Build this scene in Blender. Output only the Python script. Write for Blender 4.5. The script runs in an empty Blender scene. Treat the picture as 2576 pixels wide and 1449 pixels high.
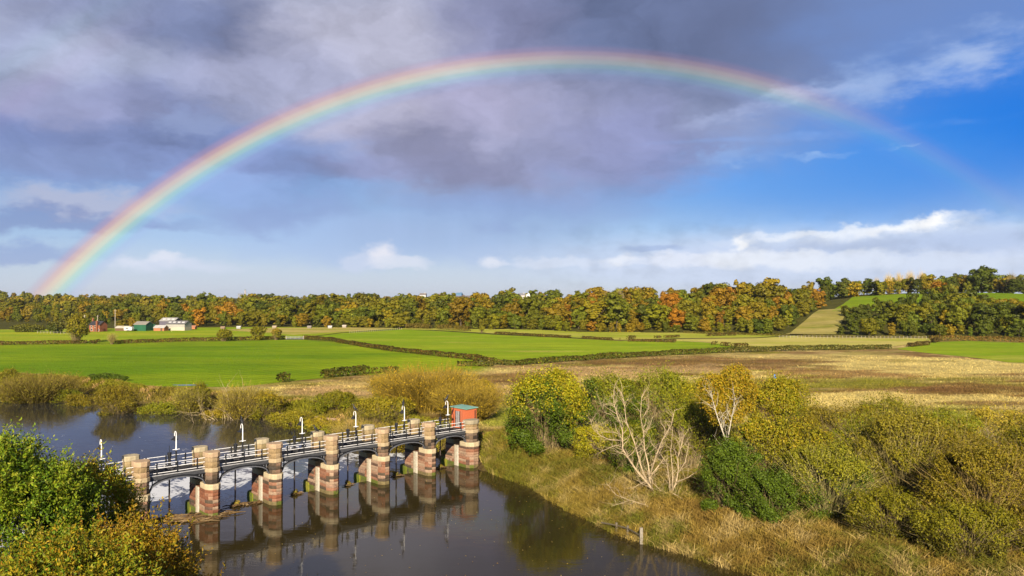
import bpy, bmesh, math, random
import numpy as np
from mathutils import Vector, Matrix

# ---------------------------------------------------------------- camera, light, sky
SC = bpy.context.scene
COL = SC.collection
H = 20.0                      # camera height above the upstream water (m)
F = 1950.0                    # focal length in units of a 2576 px wide picture
CX, HY = 1288.0, 745.0        # optical centre and eye level in that picture
cam = bpy.data.cameras.new('camera')
camo = bpy.data.objects.new('camera', cam)
COL.objects.link(camo)
cam.sensor_width = 36.0
cam.lens = F / 2576 * 36
cam.clip_start, cam.clip_end = 0.5, 20000
camo.location = (0, 0, H)
camo.rotation_euler = (math.radians(90 + 0.602), 0, 0)
SC.camera = camo

SUN_EL, ANTI_AZ = math.radians(24.5), math.radians(3.5)
sun = bpy.data.lights.new('sun', 'SUN')
sun.energy = 5.0
sun.angle = math.radians(0.5)
sun.color = (1.0, 0.87, 0.68)
suno = bpy.data.objects.new('sun', sun)
COL.objects.link(suno)
SUND = Vector((-math.sin(ANTI_AZ) * math.cos(SUN_EL), -math.cos(ANTI_AZ) * math.cos(SUN_EL), math.sin(SUN_EL)))
suno.rotation_euler = SUND.to_track_quat('Z', 'Y').to_euler()
suno.location = (-20, -60, 60)

SC.view_settings.view_transform = 'Standard'
SC.view_settings.look = 'None'
SC.view_settings.exposure = 1.0
SC.view_settings.gamma = 1.0
SC.render.engine = 'CYCLES'
SC.cycles.max_bounces = 5
SC.cycles.diffuse_bounces = 1
SC.cycles.glossy_bounces = 3
SC.cycles.transparent_max_bounces = 6
SC.cycles.caustics_reflective = False
SC.cycles.caustics_refractive = False


def lin(r, g, b):
    f = lambda c: (c / 255 / 12.92) if c / 255 <= .04045 else ((c / 255 + .055) / 1.055) ** 2.4
    return (f(r), f(g), f(b))


class NT:
    def __init__(s, tree):
        s.t = tree
        tree.nodes.clear()

    def n(s, typ, **kw):
        nd = s.t.nodes.new(typ)
        for k, v in kw.items():
            if k.startswith('i_'):
                key = k[2:]
                nd.inputs[int(key) if key.isdigit() else key].default_value = v
            else:
                setattr(nd, k, v)
        return nd

    def l(s, a, b):
        s.t.links.new(a, b)

    def math(s, op, a, b=None, c=None, clamp=False):
        nd = s.t.nodes.new('ShaderNodeMath')
        nd.operation = op
        nd.use_clamp = clamp
        for i, v in enumerate((a, b, c)):
            if v is None:
                continue
            if isinstance(v, (int, float)):
                nd.inputs[i].default_value = v
            else:
                s.l(v, nd.inputs[i])
        return nd.outputs[0]

    def vmath(s, op, a, b=None, scale=None):
        nd = s.t.nodes.new('ShaderNodeVectorMath')
        nd.operation = op
        for i, v in enumerate((a, b)):
            if v is None:
                continue
            if isinstance(v, (tuple, list)):
                nd.inputs[i].default_value = v
            else:
                s.l(v, nd.inputs[i])
        if scale is not None:
            if isinstance(scale, (int, float)):
                nd.inputs['Scale'].default_value = scale
            else:
                s.l(scale, nd.inputs['Scale'])
        return nd.outputs[1] if op == 'DOT_PRODUCT' else nd.outputs[0]

    def mix(s, fac, a, b, mode='MIX'):
        nd = s.t.nodes.new('ShaderNodeMix')
        nd.data_type = 'RGBA'
        nd.blend_type = mode
        nd.clamp_result = False
        for sock, v in ((nd.inputs[0], fac), (nd.inputs[6], a), (nd.inputs[7], b)):
            if isinstance(v, (int, float)):
                sock.default_value = v
            elif isinstance(v, tuple):
                sock.default_value = v if len(v) == 4 else (*v, 1)
            else:
                s.l(v, sock)
        return nd.outputs[2]

    def noise(s, vec, scale, detail=4, rough=.5, dist=0.0, out=0):
        nd = s.n('ShaderNodeTexNoise', i_Scale=scale, i_Detail=detail, i_Roughness=rough, i_Distortion=dist)
        if vec is not None:
            s.l(vec, nd.inputs['Vector'])
        return nd.outputs[out]

    def rng(s, v, a, b, c=0.0, d=1.0, smooth=True):
        nd = s.n('ShaderNodeMapRange', interpolation_type='SMOOTHSTEP' if smooth else 'LINEAR')
        s.l(v, nd.inputs[0])
        for i, x in enumerate((a, b, c, d)):
            nd.inputs[i + 1].default_value = x
        return nd.outputs[0]

    def ramp(s, fac, stops, interp='LINEAR'):
        nd = s.n('ShaderNodeValToRGB')
        cr = nd.color_ramp
        cr.interpolation = interp
        while len(cr.elements) < len(stops):
            cr.elements.new(0.5)
        for e, (p, c) in zip(cr.elements, stops):
            e.position = p
            e.color = (*c, 1)
        s.l(fac, nd.inputs[0])
        return nd.outputs[0]

    def mapping(s, vec, loc=(0, 0, 0), rot=(0, 0, 0), scale=(1, 1, 1), typ='POINT'):
        nd = s.n('ShaderNodeMapping', vector_type=typ)
        s.l(vec, nd.inputs[0])
        nd.inputs[1].default_value = loc
        nd.inputs[2].default_value = rot
        nd.inputs[3].default_value = scale
        return nd.outputs[0]


def az_el(px, py):
    a = math.atan((px - CX) / F)
    return a, math.atan((HY - py) / F * math.cos(a))


def build_world():
    w = bpy.data.worlds.new('World')
    SC.world = w
    w.use_nodes = True
    t = NT(w.node_tree)
    tc = t.n('ShaderNodeTexCoord')
    d = tc.outputs['Generated']
    sep = t.n('ShaderNodeSeparateXYZ')
    t.l(d, sep.inputs[0])
    az = t.math('ARCTAN2', sep.outputs[0], sep.outputs[1])
    el = t.math('ARCSINE', sep.outputs[2])
    comb = t.n('ShaderNodeCombineXYZ')
    t.l(az, comb.inputs[0])
    t.l(el, comb.inputs[1])
    P = comb.outputs[0]
    stretched = t.mapping(P, scale=(1, 2.2, 1))
    n1 = t.noise(stretched, 4.5, 6, .55, out=1)
    n2 = t.noise(stretched, 16, 7, .6, out=1)
    n3 = t.noise(t.mapping(P, scale=(1, 1.5, 1)), 45, 6, .6, out=1)

    def warp(k1, k2, k3):
        v = P
        for nn, k in ((n1, k1), (n2, k2), (n3, k3)):
            if k:
                v = t.vmath('ADD', v, t.vmath('MULTIPLY', t.vmath('SUBTRACT', nn, (.5, .5, .5)), (k, k * .6, 0)))
        return v
    soft = warp(.16, .07, .012)
    wispy = warp(.05, .09, .03)
    puffy = warp(.015, .035, .035)
    flat = warp(.04, .02, .012)
    # clear air: pale at the horizon, blue above
    e0 = t.rng(el, 0, math.radians(28), smooth=False)
    base = t.ramp(e0, [(0, lin(203, 215, 238)), (.07, lin(190, 208, 238)), (.14, lin(160, 192, 238)),
                       (.27, lin(118, 166, 232)), (.45, lin(84, 142, 226)), (.7, lin(58, 118, 212)), (1, lin(50, 105, 200))])
    sky = t.n('ShaderNodeTexSky', sky_type='NISHITA', sun_disc=False, sun_elevation=SUN_EL,
              sun_rotation=math.pi - ANTI_AZ + 2 * ANTI_AZ, altitude=20, air_density=1.0, dust_density=.6, ozone_density=2.0)
    nish = t.vmath('SCALE', sky.outputs[0], scale=.10)
    col = t.mix(.25, base, nish)

    def blob(col, x, y, rx, ry, rgb, op, vec=soft, rot=0, soften=.75, tex=None):
        a, e = az_el(x, y)
        m = t.mapping(vec, (a, e, 0), (0, 0, math.radians(rot)), (rx / F, ry / F, 1), 'TEXTURE')
        g = t.n('ShaderNodeTexGradient', gradient_type='SPHERICAL')
        t.l(m, g.inputs[0])
        f = t.rng(g.outputs['Fac'], 0, soften, 0, op)
        if tex is not None:
            f = t.math('MULTIPLY', f, tex)
        return t.mix(f, col, lin(*rgb))
    tw = t.rng(t.noise(t.mapping(P, rot=(0, 0, -.25), scale=(1, 2.6, 1)), 10, 6, .58), .32, .72)
    tp = t.rng(t.noise(t.mapping(P, scale=(1, 1.6, 1)), 26, 6, .55), .3, .6)
    # overhead and behind: broken grey cloud so that light and reflections stay plausible
    high = t.rng(el, math.radians(20), math.radians(34))
    col = t.mix(t.math('MULTIPLY', high, .85), col, t.mix(t.rng(t.noise(d, 3.0, 5), .35, .65), lin(92, 94, 104), lin(150, 150, 158)))
    # deep blue on the right
    col = blob(col, 2520, 320, 760, 260, (14, 120, 226), .95, flat, soften=1.0)
    col = blob(col, 2050, 430, 620, 190, (84, 156, 236), .6, flat)
    # great grey-violet shower cloud
    for b in [
        (1000, 60, 1500, 520, (147, 155, 182), 1.0),
        (150, 160, 700, 380, (156, 163, 197), .9),
        (1450, 260, 820, 260, (148, 156, 188), .95),
        (1750, 40, 800, 250, (110, 124, 164), .95),
        (1650, 90, 620, 190, (104, 116, 152), .75),
        (2380, 20, 480, 150, (116, 146, 204), .7),
        (350, 320, 400, 150, (118, 132, 178), .75),
        (90, 345, 220, 70, (84, 116, 186), .7),
        (640, 400, 420, 120, (118, 140, 192), .6),
        (1230, 320, 560, 250, (163, 163, 194), .75),
        (1100, 290, 330, 130, (174, 170, 200), .6),
        (900, 285, 260, 90, (190, 188, 208), .7), (1110, 400, 300, 90, (124, 125, 156), .8, soft, -12), (880, 430, 220, 50, (142, 142, 182), .5),
        (1180, 425, 360, 64, (140, 143, 180), .55),
        (1560, 360, 300, 170, (140, 148, 198), .6),
        (560, 75, 260, 130, (104, 114, 152), .9),
        (420, 20, 220, 90, (128, 140, 178), .7),
        (930, 90, 360, 180, (196, 196, 218), .8),
        (700, 200, 360, 130, (172, 176, 206), .75),
        (120, 105, 360, 100, (174, 182, 210), .7),
        (100, 250, 330, 100, (162, 166, 202), .65),
        (1250, 60, 260, 130, (140, 142, 178), .6),
        (690, 540, 260, 55, (136, 152, 202), .55),
        (1330, 520, 420, 80, (142, 164, 218), .5),
        (1000, 610, 600, 80, (168, 192, 236), .5),
        (250, 440, 420, 60, (138, 164, 218), .6),
        (180, 395, 460, 100, (130, 145, 188), .75),
        (400, 365, 230, 80, (116, 130, 174), .6),
        (560, 440, 260, 70, (134, 152, 202), .55),
    ]:
        col = blob(col, *b)
    # mottling inside the shower cloud
    cmv = t.mapping(warp(.10, .05, .02), rot=(0, 0, .35), scale=(1, 1.6, 1))
    cm = t.rng(t.noise(cmv, 8, 9, .6, .3), .3, .7, .76, 1.27, False)
    lowfade = t.rng(el, math.radians(5), math.radians(10))
    leftfade = t.rng(az, math.radians(22), math.radians(8))
    mk = t.math('MULTIPLY', lowfade, leftfade)
    col = t.vmath('SCALE', col, scale=t.math('ADD', t.math('MULTIPLY', t.math('SUBTRACT', cm, 1), mk), 1))
    # rain falling from the shower
    rn = t.rng(t.noise(t.mapping(P, rot=(0, 0, .12), scale=(1, .14, 1)), 16, 3, .5), .3, .7, .955, 1.03, False)
    rmask = t.math('MULTIPLY', t.math('MULTIPLY', t.rng(az, math.radians(-17), math.radians(-9)), t.rng(az, math.radians(12), math.radians(4))),
                   t.math('MULTIPLY', t.rng(el, math.radians(1.5), math.radians(5)), t.rng(el, math.radians(17), math.radians(11))))
    col = t.mix(t.math('MULTIPLY', rmask, .22), col, lin(150, 160, 192))
    col = t.vmath('SCALE', col, scale=t.math('ADD', t.math('MULTIPLY', t.math('SUBTRACT', rn, 1), rmask), 1))
    # lower-left clouds
    for b in [
        (200, 510, 270, 44, (180, 188, 215), .9, wispy),
        (150, 552, 420, 26, (124, 140, 190), .6, soft),
        (60, 635, 200, 36, (140, 162, 212), .6, wispy),
        (560, 470, 200, 50, (150, 180, 232), .7, wispy),
        (480, 310, 120, 50, (150, 166, 208), .7, wispy),
    ]:
        col = blob(col, *b)
    # white wisps on the right
    for b in [
        (2380, 165, 400, 64, (188, 206, 240), .75, wispy, 5),
        (2250, 180, 360, 70, (150, 182, 232), .6, soft, 10),
        (1930, 262, 250, 32, (184, 198, 236), .85, wispy, 9),
        (2500, 110, 200, 60, (176, 196, 234), .7, wispy, 0),
        (1840, 395, 150, 26, (150, 186, 238), .8, wispy, 3),
        (2100, 333, 560, 12, (140, 178, 240), .55, flat, 0),
        (2060, 384, 120, 14, (170, 202, 244), .7, wispy, 0),
        (2280, 376, 70, 10, (180, 212, 248), .8, wispy, 0),
        (1560, 440, 300, 22, (150, 160, 208), .6, wispy, 0),
    ]:
        x, y, rx, ry, c, op, v, r = b
        col = blob(col, x, y, rx, ry, c, op, v, r, .9, tw)
    # cumulus bank low on the right, and small heads along the horizon
    for b in [
        (2250, 650, 1250, 96, (198, 211, 238), .92, flat, 0, .7),
        (2200, 592, 560, 26, (206, 219, 242), .75, flat, 3, .9),
        (2270, 572, 230, 20, (250, 252, 255), .85, puffy, 7, 1.0),
        (2345, 552, 62, 19, (255, 255, 255), .95, puffy, 8, .8),
        (2080, 584, 300, 14, (238, 243, 251), .7, puffy, 4, .8),
        (2300, 614, 620, 34, (184, 200, 230), .8, flat, 3, .9),
        (2520, 592, 300, 28, (184, 201, 232), .7, flat, 0, .9),
        (2150, 680, 900, 46, (204, 216, 238), .8, flat, 0, .6),
        (1640, 622, 110, 9, (150, 172, 214), .5, flat, 0, .6),
        (1858, 608, 34, 20, (246, 248, 252), .9, puffy, 0, .8),
        (1560, 655, 60, 20, (232, 237, 248), .85, puffy, 0, .8),
        (1720, 655, 150, 24, (226, 232, 246), .8, puffy, 0, .6),
        (1860, 650, 110, 34, (232, 237, 247), .85, puffy, 0, .55),
        (2010, 655, 120, 32, (228, 234, 246), .85, puffy, 0, .55),
        (2160, 650, 110, 28, (222, 230, 245), .8, puffy, 0, .55),
        (2350, 655, 260, 26, (212, 222, 241), .7, puffy, 0, .55),
        (1400, 660, 160, 20, (216, 225, 243), .7, puffy, 0, .6),
        (1235, 657, 54, 22, (228, 233, 246), .85, puffy, 0, .8),
        (968, 640, 58, 44, (236, 236, 246), .9, puffy, 0, .8),
        (1010, 660, 100, 24, (222, 228, 243), .8, puffy, 0, .6),
        (900, 660, 60, 34, (208, 218, 240), .7, puffy, 0, .6),
        (430, 668, 210, 26, (214, 222, 241), .75, puffy, 0, .9),
        (420, 655, 56, 22, (226, 231, 244), .75, puffy, 0, .8),
        (330, 664, 56, 18, (220, 227, 243), .6, puffy, 0, .8),
    ]:
        x, y, rx, ry, c, op, v, r, sf = b
        col = blob(col, x, y, rx, ry, c, op, v, r, sf)
    # soft texture over the low bank
    bankm = t.math('MULTIPLY', t.rng(el, math.radians(6.2), math.radians(4.6)), t.rng(az, math.radians(-4), math.radians(8)))
    col = t.vmath('SCALE', col, scale=t.math('ADD', 1.0, t.math('MULTIPLY', t.math('MULTIPLY', t.math('SUBTRACT', tp, .5), .13), bankm)))
    # rainbow: rings about the point opposite the sun
    A = (math.sin(ANTI_AZ) * math.cos(SUN_EL), math.cos(ANTI_AZ) * math.cos(SUN_EL), -math.sin(SUN_EL))
    ang = t.math('MULTIPLY', t.math('ARCCOSINE', t.vmath('DOT_PRODUCT', d, A)), 180 / math.pi)
    f1 = t.rng(ang, 39.9, 42.6, smooth=False)
    stops = [(0, (150, 175, 228), 0), (.16, (158, 184, 232), .28), (.30, (160, 210, 232), .55), (.42, (176, 224, 205), .72), (.53, (222, 226, 188), .82),
             (.64, (236, 208, 172), .84), (.75, (228, 176, 158), .70), (.86, (205, 148, 166), .34), (1, (170, 140, 180), 0)]
    bowc = t.ramp(f1, [(p, lin(*c)) for p, c, a in stops], 'EASE')
    bowa = t.ramp(f1, [(p, (a * .80,) * 3) for p, c, a in stops], 'EASE')
    along = t.ramp(t.rng(az, math.radians(-34), math.radians(34), smooth=False),
                   [(0, (.95,) * 3), (.1, (1,) * 3), (.3, (.86,) * 3), (.45, (.72,) * 3), (.58, (.40,) * 3), (.75, (.40,) * 3), (.85, (.19,) * 3), (.94, (.11,) * 3), (1, (.03,) * 3)])
    var = t.rng(t.noise(d, 9, 4), .3, .7, .85, 1.08, False)
    up = t.rng(el, math.radians(-1.5), math.radians(.5))
    k = t.math('MULTIPLY', t.math('MULTIPLY', along, var), up)
    col = t.mix(t.math('MULTIPLY', bowa, k, clamp=True), col, bowc)
    col = t.vmath('ADD', col, t.vmath('SCALE', bowc, scale=t.math('MULTIPLY', t.math('MULTIPLY', bowa, k), .06)))
    inside = t.math('MULTIPLY', t.math('MULTIPLY', t.rng(ang, 41.2, 40.2), t.rng(ang, 30, 40.5, .3, 1)), k)
    col = t.vmath('ADD', col, t.vmath('SCALE', t.mix(1.0, (.024, .022, .03), (1, 1, 1), 'MULTIPLY'), scale=inside))
    f2 = t.rng(ang, 49.5, 54.5, smooth=False)
    bow2 = t.ramp(f2, [(0, (0, 0, 0)), (.25, (.07, .02, .02)), (.42, (.05, .04, .0)), (.6, (.0, .06, .03)), (.8, (0, .02, .06)), (1, (0, 0, 0))], 'EASE')
    k2 = t.math('MULTIPLY', t.rng(az, math.radians(-22), math.radians(-31)), up)
    col = t.vmath('ADD', col, t.vmath('SCALE', bow2, scale=t.math('MULTIPLY', k2, .4)))
    bg = t.n('ShaderNodeBackground', i_Strength=0.50)
    t.l(col, bg.inputs[0])
    out = t.n('ShaderNodeOutputWorld')
    t.l(bg.outputs[0], out.inputs[0])
    w.cycles.sampling_method = 'MANUAL'
    w.cycles.sample_map_resolution = 256


build_world()

# ---------------------------------------------------------------- helpers
RS = np.random.RandomState
BU = (0.7471, 0.6647)                       # direction along the bridge
BANG = math.atan2(BU[1], BU[0])
BO = (-27.2, 70.8)                         # nose of the second pier in view
PITCH = 6.07


def at(px, py, z=1.5):
    D = (H - z) * F / (py - HY)
    return (px - CX) / F * D, D, z


def at_d(px, D, z):
    return (px - CX) / F * D, D, z


_perm = RS(7).rand(512, 512).astype(np.float64)


def vnoise(x, y):
    xi, yi = np.floor(x).astype(int), np.floor(y).astype(int)
    fx, fy = x - xi, y - yi
    fx, fy = fx * fx * (3 - 2 * fx), fy * fy * (3 - 2 * fy)
    g = lambda a, b: _perm[a % 512, b % 512]
    return (g(xi, yi) * (1 - fx) + g(xi + 1, yi) * fx) * (1 - fy) + (g(xi, yi + 1) * (1 - fx) + g(xi + 1, yi + 1) * fx) * fy


def fbm(x, y, o=4):
    s, a, t = 0, .5, 0
    for i in range(o):
        s = s + a * vnoise(x * 2 ** i + 17.3 * i, y * 2 ** i + 9.1 * i)
        t += a
        a *= .5
    return s / t


def sstep(a, b, x):
    q = np.clip((x - a) / (b - a), 0, 1)
    return q * q * (3 - 2 * q)


def mesh_polys(name, P, C=None, smooth=False):
    """P (N,k,3) separate polygons, C (N,3) one tint each"""
    N, k = P.shape[:2]
    me = bpy.data.meshes.new(name)
    me.vertices.add(N * k)
    me.vertices.foreach_set('co', np.ascontiguousarray(P, np.float32).ravel())
    me.loops.add(N * k)
    me.loops.foreach_set('vertex_index', np.arange(N * k, dtype=np.int32))
    me.polygons.add(N)
    me.polygons.foreach_set('loop_start', np.arange(0, N * k, k, dtype=np.int32))
    me.polygons.foreach_set('loop_total', np.full(N, k, np.int32))
    if C is not None:
        a = me.color_attributes.new('tint', 'FLOAT_COLOR', 'POINT')
        c = np.ones((N, k, 4), np.float32)
        c[:, :, :3] = C[:, None, :]
        a.data.foreach_set('color', c.ravel())
    me.update(calc_edges=True)
    return me


class MB:
    """collects welded pieces with a tint per face"""

    def __init__(s):
        s.v, s.f, s.c = [], [], []

    def add(s, verts, faces, col=(1, 1, 1)):
        o = len(s.v)
        s.v += [tuple(p) for p in verts]
        for i, f in enumerate(faces):
            s.f.append(tuple(j + o for j in f))
            s.c.append(col[i] if isinstance(col, list) else col)
        return s

    def box(s, x0, x1, y0, y1, z0, z1, col=(1, 1, 1)):
        v = [(x, y, z) for z in (z0, z1) for y in (y0, y1) for x in (x0, x1)]
        f = [(0, 2, 3, 1), (4, 5, 7, 6), (0, 1, 5, 4), (2, 6, 7, 3), (0, 4, 6, 2), (1, 3, 7, 5)]
        return s.add(v, f, col)

    def tube(s, pts, rad, n=6, col=(1, 1, 1), cap=True):
        pts = [Vector(p) for p in pts]
        if isinstance(rad, (int, float)):
            rad = [rad] * len(pts)
        vs, fs = [], []
        ref = None
        for i, p in enumerate(pts):
            d = (pts[min(i + 1, len(pts) - 1)] - pts[max(i - 1, 0)])
            if d.length < 1e-9:
                d = Vector((0, 0, 1))
            d.normalize()
            if ref is None:
                ref = Vector((1, 0, 0)) if abs(d.x) < .8 else Vector((0, 1, 0))
            a = (ref - d * ref.dot(d)).normalized()
            ref = a
            b = d.cross(a)
            for k in range(n):
                q = 2 * math.pi * k / n
                vs.append(p + (a * math.cos(q) + b * math.sin(q)) * rad[i])
        for i in range(len(pts) - 1):
            for k in range(n):
                k2 = (k + 1) % n
                fs.append((i * n + k, i * n + k2, (i + 1) * n + k2, (i + 1) * n + k))
        if cap:
            fs.append(tuple(range(n - 1, -1, -1)))
            fs.append(tuple((len(pts) - 1) * n + k for k in range(n)))
        return s.add(vs, fs, col)

    def rings(s, rings, cols=None, cap=True):
        """rings: list of equal-length closed outlines"""
        n = len(rings[0])
        vs = [p for r in rings for p in r]
        fs, cs = [], []
        for i in range(len(rings) - 1):
            for k in range(n):
                k2 = (k + 1) % n
                fs.append((i * n + k, i * n + k2, (i + 1) * n + k2, (i + 1) * n + k))
                cs.append(cols[i][k] if cols else (1, 1, 1))
        if cap:
            fs += [tuple(range(n - 1, -1, -1)), tuple((len(rings) - 1) * n + k for k in range(n))]
            cs += [cols[0][0] if cols else (1, 1, 1), cols[-1][0] if cols else (1, 1, 1)]
        return s.add(vs, fs, cs)

    def mesh(s, name):
        me = bpy.data.meshes.new(name)
        me.from_pydata(s.v, [], s.f)
        a = me.color_attributes.new('tint', 'FLOAT_COLOR', 'CORNER')
        cc = []
        for f, c in zip(s.f, s.c):
            cc += [c[0], c[1], c[2], 1.0] * len(f)
        a.data.foreach_set('color', cc)
        me.update(calc_edges=True)
        return me

    def build(s, name, mat, parent=None, **kw):
        return obj(name, s.mesh(name), mat, parent, **kw)


def obj(name, me, mat, parent=None, loc=None, rot=None, smooth=False, color=None):
    if mat is not None and not me.materials:
        me.materials.append(mat)
    if smooth:
        me.polygons.foreach_set('use_smooth', [True] * len(me.polygons))
    o = bpy.data.objects.new(name, me)
    COL.objects.link(o)
    if parent is not None:
        o.parent = parent
    if loc is not None:
        o.location = loc
    if rot is not None:
        o.rotation_euler = (0, 0, rot)
    if color is not None:
        o.color = (*color, 1)
    return o


def tag(o, label=None, cat=None, group=None, kind=None):
    for k, v in (('label', label), ('category', cat), ('group', group), ('kind', kind)):
        if v:
            o[k] = v
    return o


def thing(name, label, cat, loc=(0, 0, 0), rz=0, group=None):
    o = bpy.data.objects.new(name, None)
    o.empty_display_size = .3
    COL.objects.link(o)
    o.location = loc
    o.rotation_euler = (0, 0, rz)
    return tag(o, label, cat, group)


def copy_tree(root, children, loc, rz=0, scale=1, label=None, group=None):
    r = root.copy()
    COL.objects.link(r)
    r.location = loc
    r.rotation_euler = (0, 0, rz)
    r.scale = (scale,) * 3 if not isinstance(scale, tuple) else scale
    if label:
        r['label'] = label
    if group:
        r['group'] = group
    out = []
    for ch, subs in children:
        c = ch.copy()
        COL.objects.link(c)
        c.parent = r
        out.append(c)
        for sb in subs:
            q = sb.copy()
            COL.objects.link(q)
            q.parent = c
    return r, out


# ---------------------------------------------------------------- materials
MATS = {}


def mat_tint(name, base=(1, 1, 1), rough=.7, nscale=3.0, namt=.25, bump=.0, bscale=20, spec=.3, metal=0, objcol=False, transl=0.0, stains=None):
    m = bpy.data.materials.new(name)
    m.use_nodes = True
    t = NT(m.node_tree)
    at_ = t.n('ShaderNodeAttribute', attribute_name='tint')
    col = t.mix(1.0, at_.outputs[0], base, 'MULTIPLY')
    if objcol:
        oi = t.n('ShaderNodeObjectInfo')
        col = t.mix(1.0, col, oi.outputs['Color'], 'MULTIPLY')
    tc = t.n('ShaderNodeTexCoord')
    geo = t.n('ShaderNodeNewGeometry')
    pos = geo.outputs['Position']
    if namt:
        nz = t.rng(t.noise(pos, nscale, 5, .6), .25, .75, 1 - namt, 1 + namt, False)
        col = t.vmath('SCALE', col, scale=nz)
    if stains:
        sc, lo, hi, scol = stains
        f = t.rng(t.noise(t.mapping(pos, scale=(1, 1, 1)), sc, 6, .65), lo, hi)
        col = t.mix(f, col, scol)
    bs = t.n('ShaderNodeBsdfPrincipled')
    t.l(col, bs.inputs['Base Color'])
    bs.inputs['Roughness'].default_value = rough
    bs.inputs['Specular IOR Level'].default_value = spec
    bs.inputs['Metallic'].default_value = metal
    if bump:
        b = t.n('ShaderNodeBump', i_Strength=bump, i_Distance=.05)
        t.l(t.noise(pos, bscale, 5, .6), b.inputs['Height'])
        t.l(b.outputs[0], bs.inputs['Normal'])
    sh = bs.outputs[0]
    if transl:
        tr = t.n('ShaderNodeBsdfTranslucent')
        t.l(t.vmath('MULTIPLY', col, (1.15, 1.1, .6)), tr.inputs[0])
        ms = t.n('ShaderNodeMixShader', i_0=transl)
        t.l(sh, ms.inputs[1])
        t.l(tr.outputs[0], ms.inputs[2])
        sh = ms.outputs[0]
    out = t.n('ShaderNodeOutputMaterial')
    t.l(sh, out.inputs[0])
    MATS[name] = m
    return m


LEAF = mat_tint('leaf', base=(1.52, 1.46, .8), rough=.6, nscale=.5, namt=.18, spec=.2, objcol=True, transl=.14)
BARK = mat_tint('bark', rough=.85, nscale=5, namt=.35, bump=.4, spec=.1, objcol=True)
BLADE = mat_tint('blade', base=(1.12, 1.1, 1.05), rough=.8, nscale=.8, namt=.15, spec=.05, transl=.08)
STONE = mat_tint('stone', rough=.85, nscale=4.5, namt=.3, bump=.9, bscale=9, spec=.15, stains=(1.9, .56, .74, (.045, .036, .028)))
PALE = mat_tint('pale_stone', rough=.85, nscale=3.5, namt=.22, bump=.6, bscale=11, spec=.15, stains=(3.0, .62, .78, (.10, .085, .05)))
IRON = mat_tint('painted_iron', rough=.42, nscale=4, namt=.3, spec=.4)
WHITE = mat_tint('white_paint', rough=.45, nscale=3, namt=.08, spec=.35, stains=(6.0, .66, .8, (.30, .26, .20)))
DECKM = mat_tint('deck_boards', rough=.7, nscale=2.5, namt=.4, spec=.25, stains=(1.3, .62, .74, (.09, .09, .095)))
BRICK = mat_tint('brick', rough=.85, nscale=9, namt=.14, bump=.3, bscale=40, spec=.15)
WOOD = mat_tint('old_wood', rough=.85, nscale=6, namt=.35, bump=.5, spec=.1)
PLAIN = mat_tint('plain_coat', rough=.6, nscale=.8, namt=.12, spec=.25)
METALROOF = mat_tint('sheet_roof', rough=.5, nscale=.5, namt=.2, spec=.4)
GLASS = mat_tint('dark_pane', rough=.12, nscale=.5, namt=.1, spec=.5)


def mat_ground():
    m = bpy.data.materials.new('ground')
    m.use_nodes = True
    t = NT(m.node_tree)
    geo = t.n('ShaderNodeNewGeometry')
    pos = geo.outputs['Position']
    at_ = t.n('ShaderNodeAttribute', attribute_name='tint')
    f = t.rng(t.noise(t.mapping(pos, scale=(.5, 1, 1)), .8, 7, .7), .25, .75, .55, 1.42, False)
    f2 = t.rng(t.noise(pos, .12, 4, .5), .3, .7, .85, 1.15, False)
    col = t.vmath('SCALE', t.vmath('SCALE', at_.outputs[0], scale=f), scale=f2)
    bs = t.n('ShaderNodeBsdfPrincipled', i_Roughness=.95)
    bs.inputs['Specular IOR Level'].default_value = .05
    t.l(col, bs.inputs['Base Color'])
    b = t.n('ShaderNodeBump', i_Strength=1.0, i_Distance=1.1)
    t.l(t.noise(pos, .9, 6, .65), b.inputs['Height'])
    t.l(b.outputs[0], bs.inputs['Normal'])
    out = t.n('ShaderNodeOutputMaterial')
    t.l(bs.outputs[0], out.inputs[0])
    return m


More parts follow.
